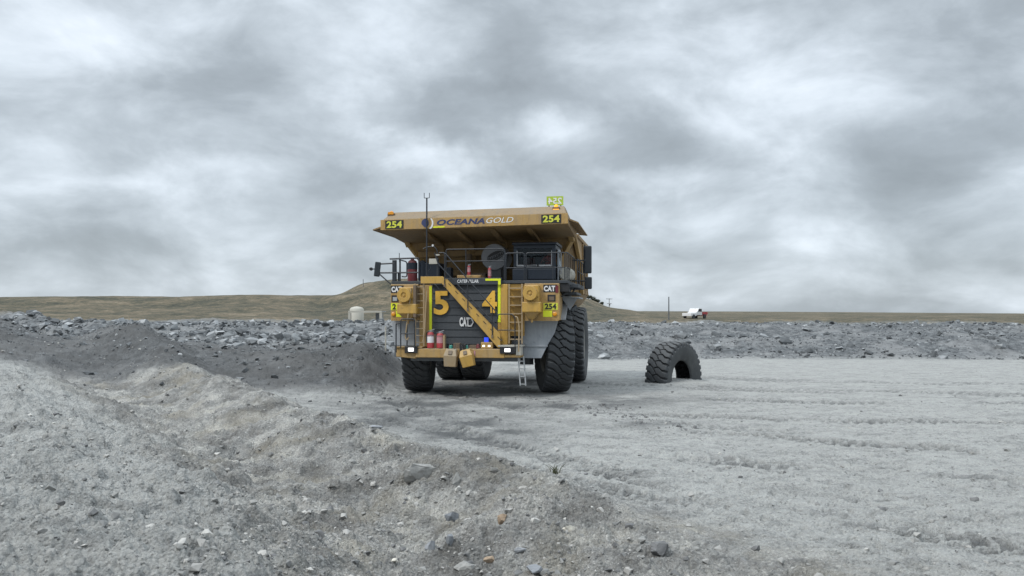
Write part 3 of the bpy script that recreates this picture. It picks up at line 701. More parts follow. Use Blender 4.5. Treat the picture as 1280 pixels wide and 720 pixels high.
wheel('front_wheel', 2.37, 0, R(16.8), .13)
for x, sp_ in ((-2.55, .3), (-1.53, .33), (1.60, .5), (2.62, .47)): wheel('rear_wheel', x, 5.6, 0, sp_)

# ---- deck
mb = MB(); mb.bx(-2.95, 3.05, -1.95, 1.15, 3.74, 3.84); mb.build('deck', M['char'], T, bevel=.01)
mb = MB(); mb.bx(-1.55, .86, -2.05, -1.955, 3.70, 3.93); mb.build('grille_header', M['char'], T, bevel=.01)
text('CATERPILLAR', 'lettering', M['white'], T, -.64, .09, -2.052, 3.765, 3.875, .03)
# ---- radiator grille
mb = MB(); mb.bx(-1.53, .72, -1.93, -1.5, 1.6, 3.70); gr = mb.build('radiator_grille', M['char'], T, bevel=.01)
for i in range(8):
    z = 1.72+i*.245
    mb = MB(); mb.prism([(-1.955, z), (-1.932, z+.225), (-1.925, z+.225), (-1.925, z)], 'x', -1.5, .70); mb.build('louvre', M['char'], gr)
text('5', 'numeral', M['numeral'], gr, -1.46, -.95, -1.965, 2.70, 3.50, .03, depth=.04)
text('4', 'numeral', M['numeral'], gr, .20, .70, -1.965, 2.76, 3.50, .03, depth=.04)
text('CAT', 'lettering', M['white'], gr, -.58, -.24, -1.96, 2.31, 2.62, .05, depth=.02)
mb = MB(); hx_ = [(-.30,2.60),(-.17,2.60),(-.09,2.455),(-.17,2.31),(-.30,2.31),(-.30,2.345),(-.19,2.345),(-.13,2.455),(-.19,2.565),(-.30,2.565)]
mb.prism(hx_, 'y', -1.985, -1.958); mb.build('emblem', M['white'], gr)
# yellow pillars, reflective strips
mb = MB(); mb.bx(.83, 1.06, -2.0, -1.2, 1.62, 3.72); mb.bx(.72, .83, -1.97, -1.4, 1.62, 3.70); mb.build('grille_pillar', M['yellow'], T, bevel=.015)
mb = MB(); mb.bx(-1.98, -1.53, -1.93, -1.2, 1.62, 3.72); mb.build('grille_pillar', M['yellow_dusty'], T, bevel=.015)
mb = MB(); mb.bx(.725, .815, -1.985, -1.972, 2.45, 3.70); mb.build('reflective_strip', M['lime'], T)
mb = MB(); mb.bx(.32, .83, -2.064, -2.052, 3.83, 3.90); mb.bx(.745, .83, -2.064, -2.052, 3.70, 3.83); mb.build('reflective_strip', M['lime'], T)
mb = MB(); mb.bx(-1.63, -1.54, -1.945, -1.932, 2.15, 3.66); mb.build('reflective_strip', M['lime'], T)

# ---- diagonal stairway across the grille
sa, sb_ = Vector((-1.16, 0, 3.80)), Vector((.90, 0, 1.78))
for yy in (-2.42, -2.12):
    mb = MB(); mb.prism([(-1.80, 3.97), (-1.06, 3.97), (-.99, 3.93), (.45, 2.48), (.88, 2.06), (.88, 1.60), (.78, 1.64), (.45, 2.02), (-.9, 3.53), (-1.08, 3.74), (-1.80, 3.74)] if yy == -2.42 else
        [(-.98, 3.90), (.80, 2.10), (.80, 1.70), (-.98, 3.62)], 'y', yy, yy+.03)
    mb.build('stair_stringer', M['yellow'], T, bevel=.006)
for i in range(8):
    x = -.86+i*.235; z = 3.60-i*.25
    mb = MB(); mb.bx(x-.12, x+.12, -2.388, -2.122, z, z+.035); mb.build('stair_tread', M['greyd'], T)
    mb = MB(); mb.box((x+.05, -2.424, z+.09), (.13, .008, .022), (0, R(45), 0)); mb.build('stair_slot', M['black'], T)
# stair handrails
def rail(name, pts, r=.019, mat='rail', rr=.08, n=8):
    mb = MB(); mb.tube(arc(pts, rr), r, n); return mb.build(name, M[mat], T, smooth=True)
yS = -2.44
rail('stair_handrail', [(-1.17, yS, 4.75), (-.98, yS, 4.75), (.80, yS, 2.74), (.80, yS, 2.55)])
rail('stair_handrail', [(-1.32, yS, 4.75), (-1.20, yS, 4.38), (.78, yS, 2.32)])
for x, z0, z1 in ((-.98, 3.66, 4.72), (-.20, 2.86, 3.86), (.62, 1.98, 2.93)):
    rail('handrail_post', [(x, yS, z0), (x, yS, z1)], .018); mb = MB(); mb.bx(x-.03, x+.03, yS-.02, yS+.02, z0-.04, z0+.06); mb.build('post_bracket', M['brown'], T)

# ---- front housings, air cleaners
def housing(x0, x1, sgn):
    mb = MB(); mb.bx(x0, x1, -2.02, -1.0, 2.52, 3.735); h_ = mb.build('front_housing', M['yellow_dusty'], T, bevel=.02)
    mb = MB(); mb.bx(x0+.02, x1-.02, -2.04, -1.98, 2.50, 2.54)
    for i in range(12): mb.box((x0+.05+i*(x1-x0-.1)/11, -2.045, 2.545), (.02, .02, .02))
    mb.build('trim', M['yellow_dusty'], h_); return h_
hl = housing(-2.95, -1.99, -1); hr = housing(1.62, 2.78, 1)
def cleaner(cx, cz, x0, x1, par):
    mb = MB(); mb.bx(x0, x1, -2.4, -2.0, cz-.12, cz+.27); mb.bx(x0-.06, x1+.08, -2.46, -2.0, cz-.62, cz-.28); mb.bx(x0-.0, x1+.0, -2.36, -2.0, cz-.30, cz-.1)
    o = mb.build('air_cleaner', M['yellow'], par, bevel=.03)
    mb = MB(); mb.lathe([(0, .235), (-.13, .235), (-.15, .225), (-.15, .10), (-.12, .085), (-.12, .05), (-.16, .04), (-.16, 0)], (cx, -2.4, cz), 'y', 32); mb.build('cleaner_cap', M['yellow'], o, smooth=True)
    mb = MB(); zt = cz-.62; c4 = [(x0, -2.42, zt), (x1, -2.42, zt), (x1, -2.05, zt), (x0, -2.05, zt)]; mx_2 = (x0+x1)/2
    b4 = [(mx_2-.07, -2.3, zt-.22), (mx_2+.07, -2.3, zt-.22), (mx_2+.07, -2.17, zt-.22), (mx_2-.07, -2.17, zt-.22)]
    mb.add(c4+b4, [(0,1,2,3),(7,6,5,4)]+[(i, i+4, (i+1) % 4+4, (i+1) % 4) for i in range(4)]); mb.tube([(mx_2, -2.235, zt-.2), (mx_2, -2.235, zt-.33)], .035, 10)
    mb.build('dust_hopper', M['yellow_dusty'], o)
cleaner(1.87, 3.40, 1.66, 2.14, hr)
cleaner(-2.35, 3.35, -2.55, -2.02, hl)
mb = MB(); mb.bx(-2.05, -1.96, -2.45, -1.95, 2.62, 3.68); mb.build('side_plate', M['brown'], hl)
def housing_marks(x0, x1, right):
    h_ = hr if right else hl; y = -2.024
    text('CAT', 'lettering', M['white'], h_, x0, x1-.02, y-.004, 3.47, 3.655, .05)
    mb = MB(); mb.bx(x0-.02, x1+.05, y-.003, y, 3.44, 3.69); mb.build('decal', M['black'], h_)
    if right:
        mb = MB(); mb.bx(x1-.01, x1+.085, y-.006, y-.003, 3.42, 3.66); mb.build('decal', M['dred'], h_)
    zx0, zx1 = (x0+.12, x0+.38) if right else (x0, x0+.24)
    mb = MB(); mb.bx(zx0, zx1, y-.012, y, 3.14, 3.36); l_ = mb.build('lamp_recess', M['black'], h_)
    mb = MB(); mb.bx(zx0+.05, zx1-.04, y-.022, y-.012, 3.17, 3.30); mb.build('lamp_lens', M['alu'] if not right else M['brown'], l_)
    mb = MB(); mb.bx(x0-.02, x0+.46 if right else x0+.30, y-.006, y, 2.86, 3.09); p_ = mb.build('number_plate', M['limet'] if right else M['lime'], h_)
    text('254' if right else '2', 'number', M['black'], p_, x0+.03, x0+.41 if right else x0+.16, y-.007, 2.88, 3.07, .04)
    mb = MB(); mb.bx(*((x0-.03, x0+.27) if right else (x0+.16, x0+.42)), y-.005, y, 2.63, 2.84); mb.build('reflective_strip', M['lime'], h_)
    mb = MB(); cx = x0+.36 if right else x0+.07; mb.lathe([(0, .075), (-.03, .07), (-.045, .04), (-.045, 0)], (cx, y, 2.72), 'y', 20); mb.build('marker_lamp', M['orange'], h_)
housing_marks(2.27, 2.66, True); housing_marks(-2.92, -2.55, False)

# ---- grey fenders
mb = MB(); P_ = [(1.44, 2.53), (2.70, 2.53), (2.58, 2.1), (2.33, 1.67), (2.13, 1.25), (1.44, 1.25)]; mb.prism(P_, 'y', -1.62, -1.57); mb.bx(1.44, 2.34, -1.66, -1.57, 1.63, 1.69)
mb.prism([(-1.6, 2.53), (-.2, 3.4), (1.5, 3.2), (1.5, 3.26), (-.2, 3.46), (-1.6, 2.59)], 'x', 1.44, 2.95)
mb.bx(1.42, 1.46, -1.6, .2, 1.4, 3.3); mb.build('fender', M['grey'], T, bevel=.01)
mb = MB(); mb.prism([(-3.04, 2.52), (-1.66, 2.52), (-1.66, 1.25), (-2.74, 1.25), (-2.94, 1.68)], 'y', -1.62, -1.57)
mb.prism([(-1.6, 2.53), (-.2, 3.4), (1.5, 3.2), (1.5, 3.26), (-.2, 3.46), (-1.6, 2.59)], 'x', -3.04, -1.66); mb.bx(-1.70, -1.66, -1.6, .2, 1.4, 3.3); mb.build('fender', M['grey'], T, bevel=.01)
mb = MB(); mb.bx(-2.93, -1.7, -1.635, -1.625, 1.25, 1.66); mb.build('fender_flap', M['greyd'], T)

# ---- bumper
mb = MB(); mb.bx(-1.98, 1.02, -2.42, -1.75, 1.28, 1.58); mb.prism([(-2.66, 1.30), (-1.981, 1.24), (-1.981, 1.60), (-2.66, 1.60)], 'y', -2.38, -1.75); mb.bx(1.021, 1.55, -2.40, -1.75, 1.30, 1.40)
bump = mb.build('bumper', M['yellow_dusty'], T, bevel=.02)
mb = MB(); mb.bx(-2.2, 1.4, -2.2, -1.6, 1.16, 1.30); mb.build('bumper_skid', M['greyd'], bump)
for x0, x1 in ((-2.34, -1.9), (.87, 1.38)):
    mb = MB(); mb.bx(x0, x1, -2.46, -2.2, 1.43, 1.66); hd = mb.build('headlight', M['black'], T, bevel=.01)
    c = (x0+x1)/2
    mb = MB(); mb.bx(c-.09, c+.09, -2.475, -2.46, 1.49, 1.60); mb.build('lens', M['lamp'], hd)
mb = MB(); mb.bx(.8, 1.60, -2.44, -1.7, 1.66, 1.71); mb.bx(1.40, 1.58, -2.42, -2.1, 1.38, 1.655); mb.build('step_platform', M['concrete'], T)
mb = MB(); mb.bx(-2.66, -1.75, -2.42, -1.7, 1.605, 1.64); mb.build('step_platform', M['yellow_dusty'], T)
# bits on the bumper
mb = MB(); mb.bx(-1.40, -1.02, -2.2, -2.14, 1.58, 2.05); mb.bx(-1.06, -1.0, -2.35, -2.14, 1.58, 2.02); mb.build('extinguisher_bracket', M['tan'], T)
for x in (-.80, -.27):
    mb = MB(); mb.lathe([(0, 0), (0, .06), (.10, .06), (.12, .03), (.12, 0)], (x, -2.3, 1.58), 'z', 16); mb.build('filler_cap', M['teal'], T, smooth=True)
mb = MB(); mb.bx(-.72, -.50, -2.3, -2.05, 1.58, 1.76); mb.build('hose_bracket', M['brown'], T)
mb = MB(); mb.bx(-.18, .05, -2.3, -2.05, 1.58, 1.70); mb.build('hose_bracket', M['brown'], T)
mb = MB(); mb.bx(-.48, -.40, -2.43, -2.1, 1.40, 1.74); mb.bx(-.36, -.28, -2.43, -2.1, 1.40, 1.74); mb.build('tow_hook', M['black'], T)
mb = MB(); mb.lathe([(0, 0), (0, .07), (.12, .05), (.15, 0)], (.12, -2.32, 1.60), 'z', 12); mb.build('isolator', M['dred'], T)
mb = MB(); mb.bx(.22, .62, -2.36, -2.1, 1.58, 1.80); jb = mb.build('junction_box', M['yellow_dusty'], T, bevel=.02)
for x in (.32, .50):
    mb = MB(); mb.bx(x-.035, x+.035, -2.372, -2.36, 1.65, 1.70); mb.build('indicator', M['lamp'], jb)
mb = MB(); mb.bx(.30, .44, -2.2, -2.1, 1.80, 1.95); mb.build('blue_lamp', M['bluelamp'], T, bevel=.01)
mb = MB(); mb.bx(-.0, .05, -2.43, -2.42, 1.36, 1.52); mb.build('decal', M['pink'], T)

# ---- ladders
def ladder(x0, x1, y, z0, z1, n, mat, flat=False, lean=0):
    mb = MB()
    for x in (x0, x1): mb.beam((x, y-lean, z0), (x, y, z1), .05, .045, (0, 1, 0))
    l_ = mb.build('ladder', M[mat], T)
    for i in range(n):
        f = (i+.5)/n; z = z0+(z1-z0)*f; yy = y-lean*(1-f)
        mb = MB()
        if flat: mb.bx(x0, x1, yy-.03, yy+.16, z-.02, z+.02)
        else: mb.tube([(x0, yy, z), (x1, yy, z)], .016, 6)
        mb.build('rung', M[mat], l_)
    return l_
ladder(1.12, 1.55, -2.08, 1.75, 3.72, 7, 'tan', True)
mb = MB(); mb.bx(1.08, 1.6, -1.88, -1.84, 2.0, 3.72); mb.build('back_panel', M['yellow'], T)
ladder(-2.02, -1.72, -2.3, 1.66, 3.74, 9, 'tan', False, .0)
rail('ladder_handrail', [(-2.12, -2.42, 3.6), (-2.16, -2.42, 3.2), (-2.32, -2.46, 1.95), (-2.26, -2.46, 1.85), (-2.2, -2.46, 1.95)], .022, 'tan')
rail('ladder_handrail', [(-1.60, -2.40, 3.5), (-1.66, -2.42, 2.2), (-1.72, -2.42, 1.8)], .022, 'tan')
# access handrails left and right of the steps
y = -2.5
rail('step_handrail', [(-2.62, y, 1.45), (-2.62, y, 2.42), (-2.5, y, 2.42)], .022)
rail('step_handrail', [(-2.46, y, 1.6), (-2.46, y, 2.56), (-1.98, y, 2.56), (-1.98, y, 1.6)], .022)
rail('step_handrail', [(-2.46, y, 2.08), (-1.98, y, 2.08)], .02)
rail('step_handrail', [(-2.30, y+.2, 1.6), (-2.30, y+.2, 2.4)], .02)
rail('step_handrail', [(1.38, y, 1.5), (1.38, y, 2.62), (1.28, y, 2.72), (.82, y, 2.72), (.78, y, 2.50)], .018)
rail('step_handrail', [(.80, y, 2.2), (1.38, y, 2.2)], .016)
rail('step_handrail', [(1.50, y, 1.5), (1.52, y, 2.3), (1.46, y, 2.62), (1.38, y, 2.64)], .024, 'tan')
# folding access ladder hanging below
mb = MB(); 
for x in (1.44, 1.62): mb.beam((x, -2.2, 1.34), (x+.08, -2.25, .38), .04, .05, (0,1,0))
fl_ = mb.build('access_ladder', M['alu'], T)
for i in range(4):
    z = 1.18-i*.25; mb = MB(); o__ = (1.34-z)*.083; mb.bx(1.44+o__, 1.62+o__, -2.28, -2.18, z-.015, z+.015); mb.build('rung', M['alu'], fl_)

# ---- deck fittings and handrails
yR = -1.9; zt = 4.90; zm = 4.50; zb = 3.86
def railset(x0, x1, posts, zt=zt, zm=zm, y=yR):
    rail('deck_handrail', [(x0, y, zb), (x0, y, zt), (x1, y, zt), (x1, y, zb)], .02)
    rail('deck_handrail', [(x0, y, zm), (x1, y, zm)], .016)
    for x in posts: rail('handrail_post', [(x, y, zb), (x, y, zt)], .016)
railset(-1.06, .93, (-.38,))
railset(.98, 1.60, (), 4.75, 4.26); railset(1.66, 2.95, (2.55,), 4.75, 4.26)
rail('deck_handrail', [(2.95, yR, 4.75), (3.02, yR, 4.75), (3.02, .9, 4.75), (3.02, .9, zb)], .02)
rail('deck_handrail', [(3.02, yR, 4.26), (3.02, .9, 4.26)], .018)
for yy in (-1.9, -1.2, -.5, .3): rail('handrail_post', [(3.02, yy, zb), (3.02, yy, 4.75)], .018)
# left deck rails
rail('deck_handrail', [(-3.02, yR, 4.60), (-2.0, yR, 4.62), (-2.0, yR, zb)], .028)
rail('deck_handrail', [(-2.62, yR, 4.55), (-2.42, yR, 4.50), (-2.42, yR, 3.98), (-2.6, yR, 4.0)], .022)
rail('deck_handrail', [(-3.4, yR, 4.13), (-2.0, yR, 4.13)], .026)
mb = MB(); mb.bx(-2.93, -2.80, -1.92, -1.80, 3.84, 4.56); mb.build('mirror_post', M['rail'], T, bevel=.01)
rail('handrail_post', [(-2.66, yR, 3.85), (-2.66, yR, 4.58)], .03); rail('handrail_post', [(-2.72, yR+.1, 3.85), (-2.72, yR+.1, 4.15)], .05)
rail('whip_aerial', [(-2.70, -1.85, 4.5), (-2.70, -1.85, 4.80)], .012)
rail('mirror_arm', [(-3.45, yR, 4.43), (-2.86, yR, 4.45)], .026); rail('mirror_arm', [(-3.40, yR, 4.10), (-2.98, yR, 3.74)], .022)
mb = MB(); mb.box((-3.44, -1.95, 4.25), (.20, .07, .50), (0, R(6), R(25))); mb.build('mirror', M['mirror'], T, bevel=.03)
rail('mirror_arm', [(-3.66, -1.95, 4.26), (-3.44, -1.93, 4.26)], .02)
mb = MB(); mb.lathe([(-.05, 0), (-.05, .05), (.03, .06), (.05, 0)], (-3.66, -1.97, 4.26), 'y', 12); mb.build('work_lamp', M['black'], T)
# red suppression cylinder and a dark one
mb = MB(); mb.lathe([(0, 0), (0, .17), (.62, .17), (.72, .14), (.77, .06), (.84, .05), (.84, 0)], (-2.42, -1.2, 3.84), 'z', 24); cy = mb.build('suppression_cylinder', M['dred'], T, smooth=True)
mb = MB(); mb.lathe([(0, .175), (.22, .175)], (-2.42, -1.2, 4.28), 'z', 24); mb.build('cylinder_band', M['navy'], cy)
mb = MB(); mb.lathe([(0, 0), (0, .13), (.68, .13), (.74, .08), (.76, 0)], (-2.08, -1.1, 3.84), 'z', 20); mb.build('hydraulic_accumulator', M['navy'], T, smooth=True)
mb = MB(); mb.bx(-2.0, -1.45, -1.2, -.5, 3.84, 4.5); mb.bx(-1.3, -1.1, -1.0, -.6, 3.84, 4.35); mb.build('electrical_cabinet', M['navy'], T, bevel=.03)
# mast with aerial fork
rail('aerial_mast', [(-1.70, -2.0, 3.97), (-1.70, -2.0, 6.62)], .026)
rail('aerial_mast', [(-1.79, -2.0, 6.80), (-1.79, -2.0, 6.63), (-1.61, -2.0, 6.63), (-1.61, -2.0, 6.80)], .012, rr=.02)
rail('hose', [(-1.70, -2.02, 4.1), (-1.62, -2.03, 3.9), (-1.35, -2.2, 3.7), (-1.2, -2.3, 3.55)], .014)
# camera hoop with control box
rail('camera_hoop', [(-1.82, -2.0, 4.92), (-1.70, -2.0, 4.98), (-1.44, -2.0, 5.0), (-1.34, -2.0, 4.86), (-1.33, -2.0, 3.97)], .018, rr=.12)
mb = MB(); mb.bx(-1.36, -1.29, -2.03, -1.97, 3.97, 4.6); mb.build('hoop_post', M['rail'], T)
mb = MB(); mb.bx(-1.60, -1.32, -2.1, -2.03, 4.40, 4.58); mb.bx(-1.38, -1.25, -2.06, -2.02, 4.68, 4.73); mb.build('control_box', M['concrete'], T, bevel=.01)
mb = MB(); mb.lathe([(0, 0), (0, .035), (.05, .035), (.07, .0)], (-1.49, -2.0, 5.0), 'z', 10); mb.build('camera_dome', M['white'], T)
rail('hose', [(-1.55, -2.05, 4.4), (-1.55, -2.05, 4.25), (-1.68, -2.03, 4.15)], .009)
# yellow cover behind extinguishers and grey air drum
mb = MB(); mb.bx(-.72, .10, -1.75, -1.2, 3.93, 4.04); mb.build('radiator_cover', M['yellow_dusty'], T, bevel=.02)
mb = MB(); mb.lathe([(1.1, 0), (1.1, .47), (0, .47), (-.02, .45), (-.02, .0)], (.22, .15, 4.77), 'y', 40); dr = mb.build('air_drum', M['drumgrey'], T, smooth=True)
mb = MB(); e_ = [(.26+.33*math.cos(a)*math.cos(.42)-.155*math.sin(a)*math.sin(.42), 4.80+.33*math.cos(a)*math.sin(.42)+.155*math.sin(a)*math.cos(.42)) for a in np.linspace(0, 2*PI, 32, endpoint=False)]
mb.prism(e_, 'y', .117, .128); mb.build('decal', M['black'], dr)
mb = MB()
sq = []
for i in range(60):
    f = i/59; x = -.06+f*.58; sq.append((x+.018*math.sin(f*60), .113, 4.66+.26*f+.045*math.cos(f*60)*(1.7 if f < .12 else 1)))
mb.tube(sq, .010, 5); mb.tube([(-.05+f*.6, .113, 4.62+.22*f-.05*math.sin(f*PI)) for f in np.linspace(0, 1, 10)], .008, 5); mb.build('lettering', M['drumgrey'], dr)
mb = MB(); mb.bx(0, .45, .2, 1.1, 3.84, 4.35); mb.build('drum_bracket', M['greyd'], T)
mb = MB(); mb.bx(-1.0, -.1, .1, 1.0, 3.84, 4.2); mb.tube([(-.8, .5, 4.2), (-.8, .6, 4.9)], .12, 12); mb.build('exhaust_stack', M['brown'], T)

# ---- cab (hollow)
cx0, cx1, cy0, cy1, cz0, cz1 = 1.12, 2.56, -1.15, .55, 3.85, 5.08
mb = MB()
mb.bx(cx0, cx1, cy0, cy0+.07, cz0, 4.34)               # front panel
mb.bx(cx0, cx1, cy0+.01, cy0+.08, 4.96, cz1)            # header
for x in (cx0, cx1-.12): mb.bx(x, x+.12, cy0+.005, cy0+.085, 4.34, 4.96)
for x in (cx0, cx1-.06):                                 # sides: sill, header, pillars
    mb.bx(x+.001, x+.06, cy0+.09, cy1, cz0, 4.42); mb.bx(x+.001, x+.06, cy0+.09, cy1, 4.90, cz1)
    mb.bx(x+.001, x+.06, -.35, -.25, 4.42, 4.90); mb.bx(x+.001, x+.06, cy1-.12, cy1, 4.42, 4.90)
mb.bx(cx0+.06, cx1-.06, cy1-.06, cy1-.001, cz0, cz1)    # back
mb.bx(cx0+.06, cx1-.06, cy0+.08, cy1-.06, cz0, cz0+.05)
cab = mb.build('cab', M['navy'], T, bevel=.012)
mb = MB(); mb.prism([(-1.30, 5.08), (-1.30, 5.12), (-1.15, 5.17), (.6, 5.19), (.62, 5.08)], 'x', cx0-.04, cx1+.05); mb.build('roof', M['navy'], cab, bevel=.02)
mb = MB(); mb.bx(cx0+.12, cx1-.12, cy0+.03, cy0+.045, 4.34, 4.96); mb.build('windscreen', M['glass'], cab)
mb = MB(); mb.bx(cx0+.13, cx1-.13, cy0-.03, cy0-.003, 4.345, 4.40); mb.bx(cx0+.11, cx0+.145, cy0-.03, cy0-.003, 4.36, 4.88); mb.bx(cx1-.145, cx1-.12, cy0-.03, cy0-.003, 4.36, 4.88)
mb.build('windscreen_frame', M['drumgrey'], cab)
for x in (cx0+.02, cx1-.03):
    mb = MB(); mb.bx(x, x+.01, cy0+.09, cy1-.12, 4.42, 4.90); mb.build('side_window', M['glass'], cab)
mb = MB(); mb.tube([(1.9, cy0-.04, 4.37), (1.5, cy0-.04, 4.40)], .012, 6); mb.bx(1.93, 1.99, cy0-.05, cy0-.02, 4.33, 4.40); mb.build('wiper', M['black'], cab)
mb = MB(); mb.bx(2.08, 2.27, cy0-.012, cy0-.002, 4.08, 4.19); mb.build('badge', M['red'], cab)
mb = MB(); mb.bx(cx0-.02, 1.55, cy0-.12, cy0-.003, 3.87, 4.26); mb.bx(1.62, cx1+.0, cy0-.04, cy0-.003, 3.90, 4.26); mb.build('front_box', M['navy'], cab, bevel=.02)
mb = MB(); mb.bx(2.60, 2.64, -.95, -.2, 3.87, 4.95); dd_ = mb.build('door', M['grey'], cab, bevel=.01)
mb = MB(); mb.bx(2.645, 2.66, -.85, -.3, 4.4, 4.85); mb.build('door_window', M['glass'], cab)
mb = MB(); mb.tube(arc([(2.68, -1.0, 4.1), (2.74, -1.0, 4.1), (2.74, -1.0, 4.8), (2.68, -1.0, 4.8)], .05), .015, 8); mb.build('grab_handle', M['drumgrey'], cab)
mb = MB(); mb.bx(1.95, 2.45, -.10, .38, 4.08, 4.20); mb.box((2.2, .36, 4.5), (.48, .12, .7), (R(-8), 0, 0)); mb.bx(2.1, 2.3, .0, .2, 3.9, 4.08); mb.build('driver_seat', M['seatf'], cab, bevel=.04)
mb = MB(); mb.bx(1.28, 1.68, .0, .4, 4.05, 4.17); mb.box((1.48, .38, 4.45), (.38, .1, .6), (R(-8), 0, 0)); mb.build('passenger_seat', simple('red_seat', (.10, .025, .02)), cab, bevel=.04)
mb = MB(); pts = [(2.2+.2*math.cos(a), -.62+.13*math.sin(a), 4.42+.13*math.sin(a)) for a in np.linspace(0, 2*PI, 25)]; mb.tube(pts, .016, 6); mb.tube([(2.2, -.62, 4.42), (2.2, -.85, 4.1)], .03, 8); mb.build('steering_wheel', M['black'], cab)
mb = MB(); mb.bx(1.3, 2.48, -1.05, -.85, 4.05, 4.33); mb.build('dashboard', M['dark_in'], cab, bevel=.03)

# right side clutter: step frames, cream tank, mirrors, brackets
mb = MB(); mb.lathe([(-.5, 0), (-.5, .20), (-.46, .24), (.46, .24), (.5, .2), (.5, 0)], (2.88, -.3, 4.10), 'y', 24); mb.build('washer_tank', M['cream'], T, smooth=True)
mb = MB(); mb.bx(2.78, 3.38, -1.7, .9, 3.60, 3.72); mb.bx(2.80, 3.30, -1.5, .6, 3.38, 3.46); mb.beam((2.8, -1.6, 3.3), (3.3, -1.6, 3.68), .05, .06); mb.build('side_walkway', M['char'], T, bevel=.01)
for yy in (-1.6, -.8, .1, .85): rail('walkway_post', [(3.34, yy, 3.6), (3.34, yy, 4.55)], .018)
rail('walkway_rail', [(3.34, -1.6, 4.55), (3.34, .85, 4.55)], .018); rail('walkway_rail', [(3.34, -1.6, 4.15), (3.34, .85, 4.15)], .016)
rail('mirror_arm', [(3.02, .0, 4.62), (3.5, .0, 4.60)], .025); rail('mirror_arm', [(3.02, .0, 3.90), (3.5, .0, 3.88)], .025); rail('mirror_arm', [(3.47, .0, 3.7), (3.47, .0, 5.0)], .02)
mb = MB(); mb.bx(3.41, 3.70, .03, .11, 4.15, 5.12); mb.build('mirror', M['mirror'], T, bevel=.04)
mb = MB(); mb.bx(3.46, 3.71, .03, .11, 3.60, 4.03); mb.build('mirror', M['mirror'], T, bevel=.04)
mb = MB(); mb.prism([(2.74, 3.28), (3.28, 3.26), (3.02, 2.86)], 'y', -.9, -.84); mb.prism([(2.7, 3.34), (3.36, 3.30), (3.36, 3.26), (2.7, 3.29)], 'y', -1.1, .5); mb.build('mud_guard', M['grey'], T)
mb = MB(); mb.beam((2.7, -.8, 3.22), (3.05, -.7, 2.84), .08, .12); mb.beam((3.05, -.7, 2.84), (3.2, -.5, 3.0), .08, .1); mb.build('guard_bracket', M['char'], T)
mb = MB(); mb.bx(2.6, 3.1, -1.9, -1.3, 3.45, 3.73); mb.build('battery_box', M['black'], T, bevel=.02)
rail('hose', [(2.75, -1.4, 3.7), (2.9, -1.45, 3.4), (3.1, -1.3, 3.35), (3.2, -.9, 3.6)], .03)

# ================================================================== THINGS CARRIED BY THE TRUCK
TM = Matrix.Translation((TX, TY, 0)) @ Matrix.Rotation(TH, 4, 'Z')
def tw(x, y, z): return TM @ Vector((x, y, z))
def extinguisher(x, y, z, h, r, label, group, lab='white', first=None):
    root = empty('fire_extinguisher', tw(x, y, z), TH)
    tag(root, label, 'fire extinguisher', group)
    mb = MB(); mb.lathe([(0, 0), (0, r), (h*.74, r), (h*.82, r*.8), (h*.86, r*.3), (h*.86, 0)], (0,0,0), 'z', 20); mb.build('cylinder', M['red'], root, smooth=True)
    mb = MB(); mb.lathe([(h*.28, r*1.02), (h*.62, r*1.02)], (0,0,0), 'z', 20); mb.build('label_sleeve', M[lab], root)
    mb = MB(); mb.tube([(0,0,h*.84), (0,0,h*.92)], r*.3, 10); mb.box((r*.3, 0, h*.95), (r*1.8, r*.4, h*.04), (0, R(-18), 0)); mb.box((r*.2, 0, h*.90), (r*1.4, r*.35, h*.03)); mb.build('valve_handle', M['drumgrey'], root)
    mb = MB(); mb.tube(arc([(-r*.3, 0, h*.88), (-r*1.15, 0, h*.84), (-r*1.2, 0, h*.3)], .03), r*.15, 6); mb.build('hose', M['black'], root)
    mb = MB(); mb.lathe([(h*.66, r*1.05), (h*.70, r*1.05)], (0,0,0), 'z', 20); mb.build('strap', M['drumgrey'], root)
extinguisher(-1.50, -2.28, 1.60, .62, .115, 'red fire extinguisher with white label on bumper, nearest the left ladder', 'fire extinguishers on the bumper')
extinguisher(-1.17, -2.28, 1.60, .58, .115, 'red fire extinguisher with faded pink label on bumper beside the tan bracket', 'fire extinguishers on the bumper', 'pink')
extinguisher(-.33, -1.62, 4.04, .38, .055, 'small red fire extinguisher on radiator cover, nearer the stair top', 'fire extinguishers on the deck', 'pink')
extinguisher(.38, -1.62, 3.86, .50, .055, 'small red fire extinguisher on deck in front of the grey drum', 'fire extinguishers on the deck', 'pink')
def chock(x, z, rot, mat, mtop, label):
    root = empty('wheel_chock', tw(x, -2.62, z), 0); root.rotation_euler = (0, rot, TH)
    tag(root, label, 'wheel chock', 'wheel chocks hanging from the bumper')
    mb = MB(); w = .22
    v = [(-w*.88, -.16, -.30), (w*.88, -.16, -.30), (w*.88, .12, -.30), (-w*.88, .12, -.30),
         (-w, -.20, .06), (w, -.20, .06), (w, .16, .10), (-w, .16, .10), (-w*.75, -.10, .26), (w*.75, -.10, .26), (w*.75, .14, .28), (-w*.75, .14, .28)]
    mb.add(v, [(0,1,2,3)]+[(i, (i+1) % 4, (i+1) % 4+4, i+4) for i in range(4)]+[(i+4, (i+1) % 4+4, (i+1) % 4+8, i+8) for i in range(4)]+[(8,9,10,11)])
    mb.build('block', mat, root, bevel=.02)
    mb = MB(); mb.box((0, -.165, .17), (.12, .03, .13), (R(-26), 0, 0)); mb.build('handle_recess', M['brown'], root)
    mb = MB(); mb.tube([(-.1, .05, .26), (-.1, .12, .44), (.1, .12, .44), (.1, .05, .26)], .012, 6); mb.build('hanger', M['rail'], root)
chock(-.72, 1.30, R(2), M['tan'], None, 'faded tan wheel chock hanging upright from the bumper')
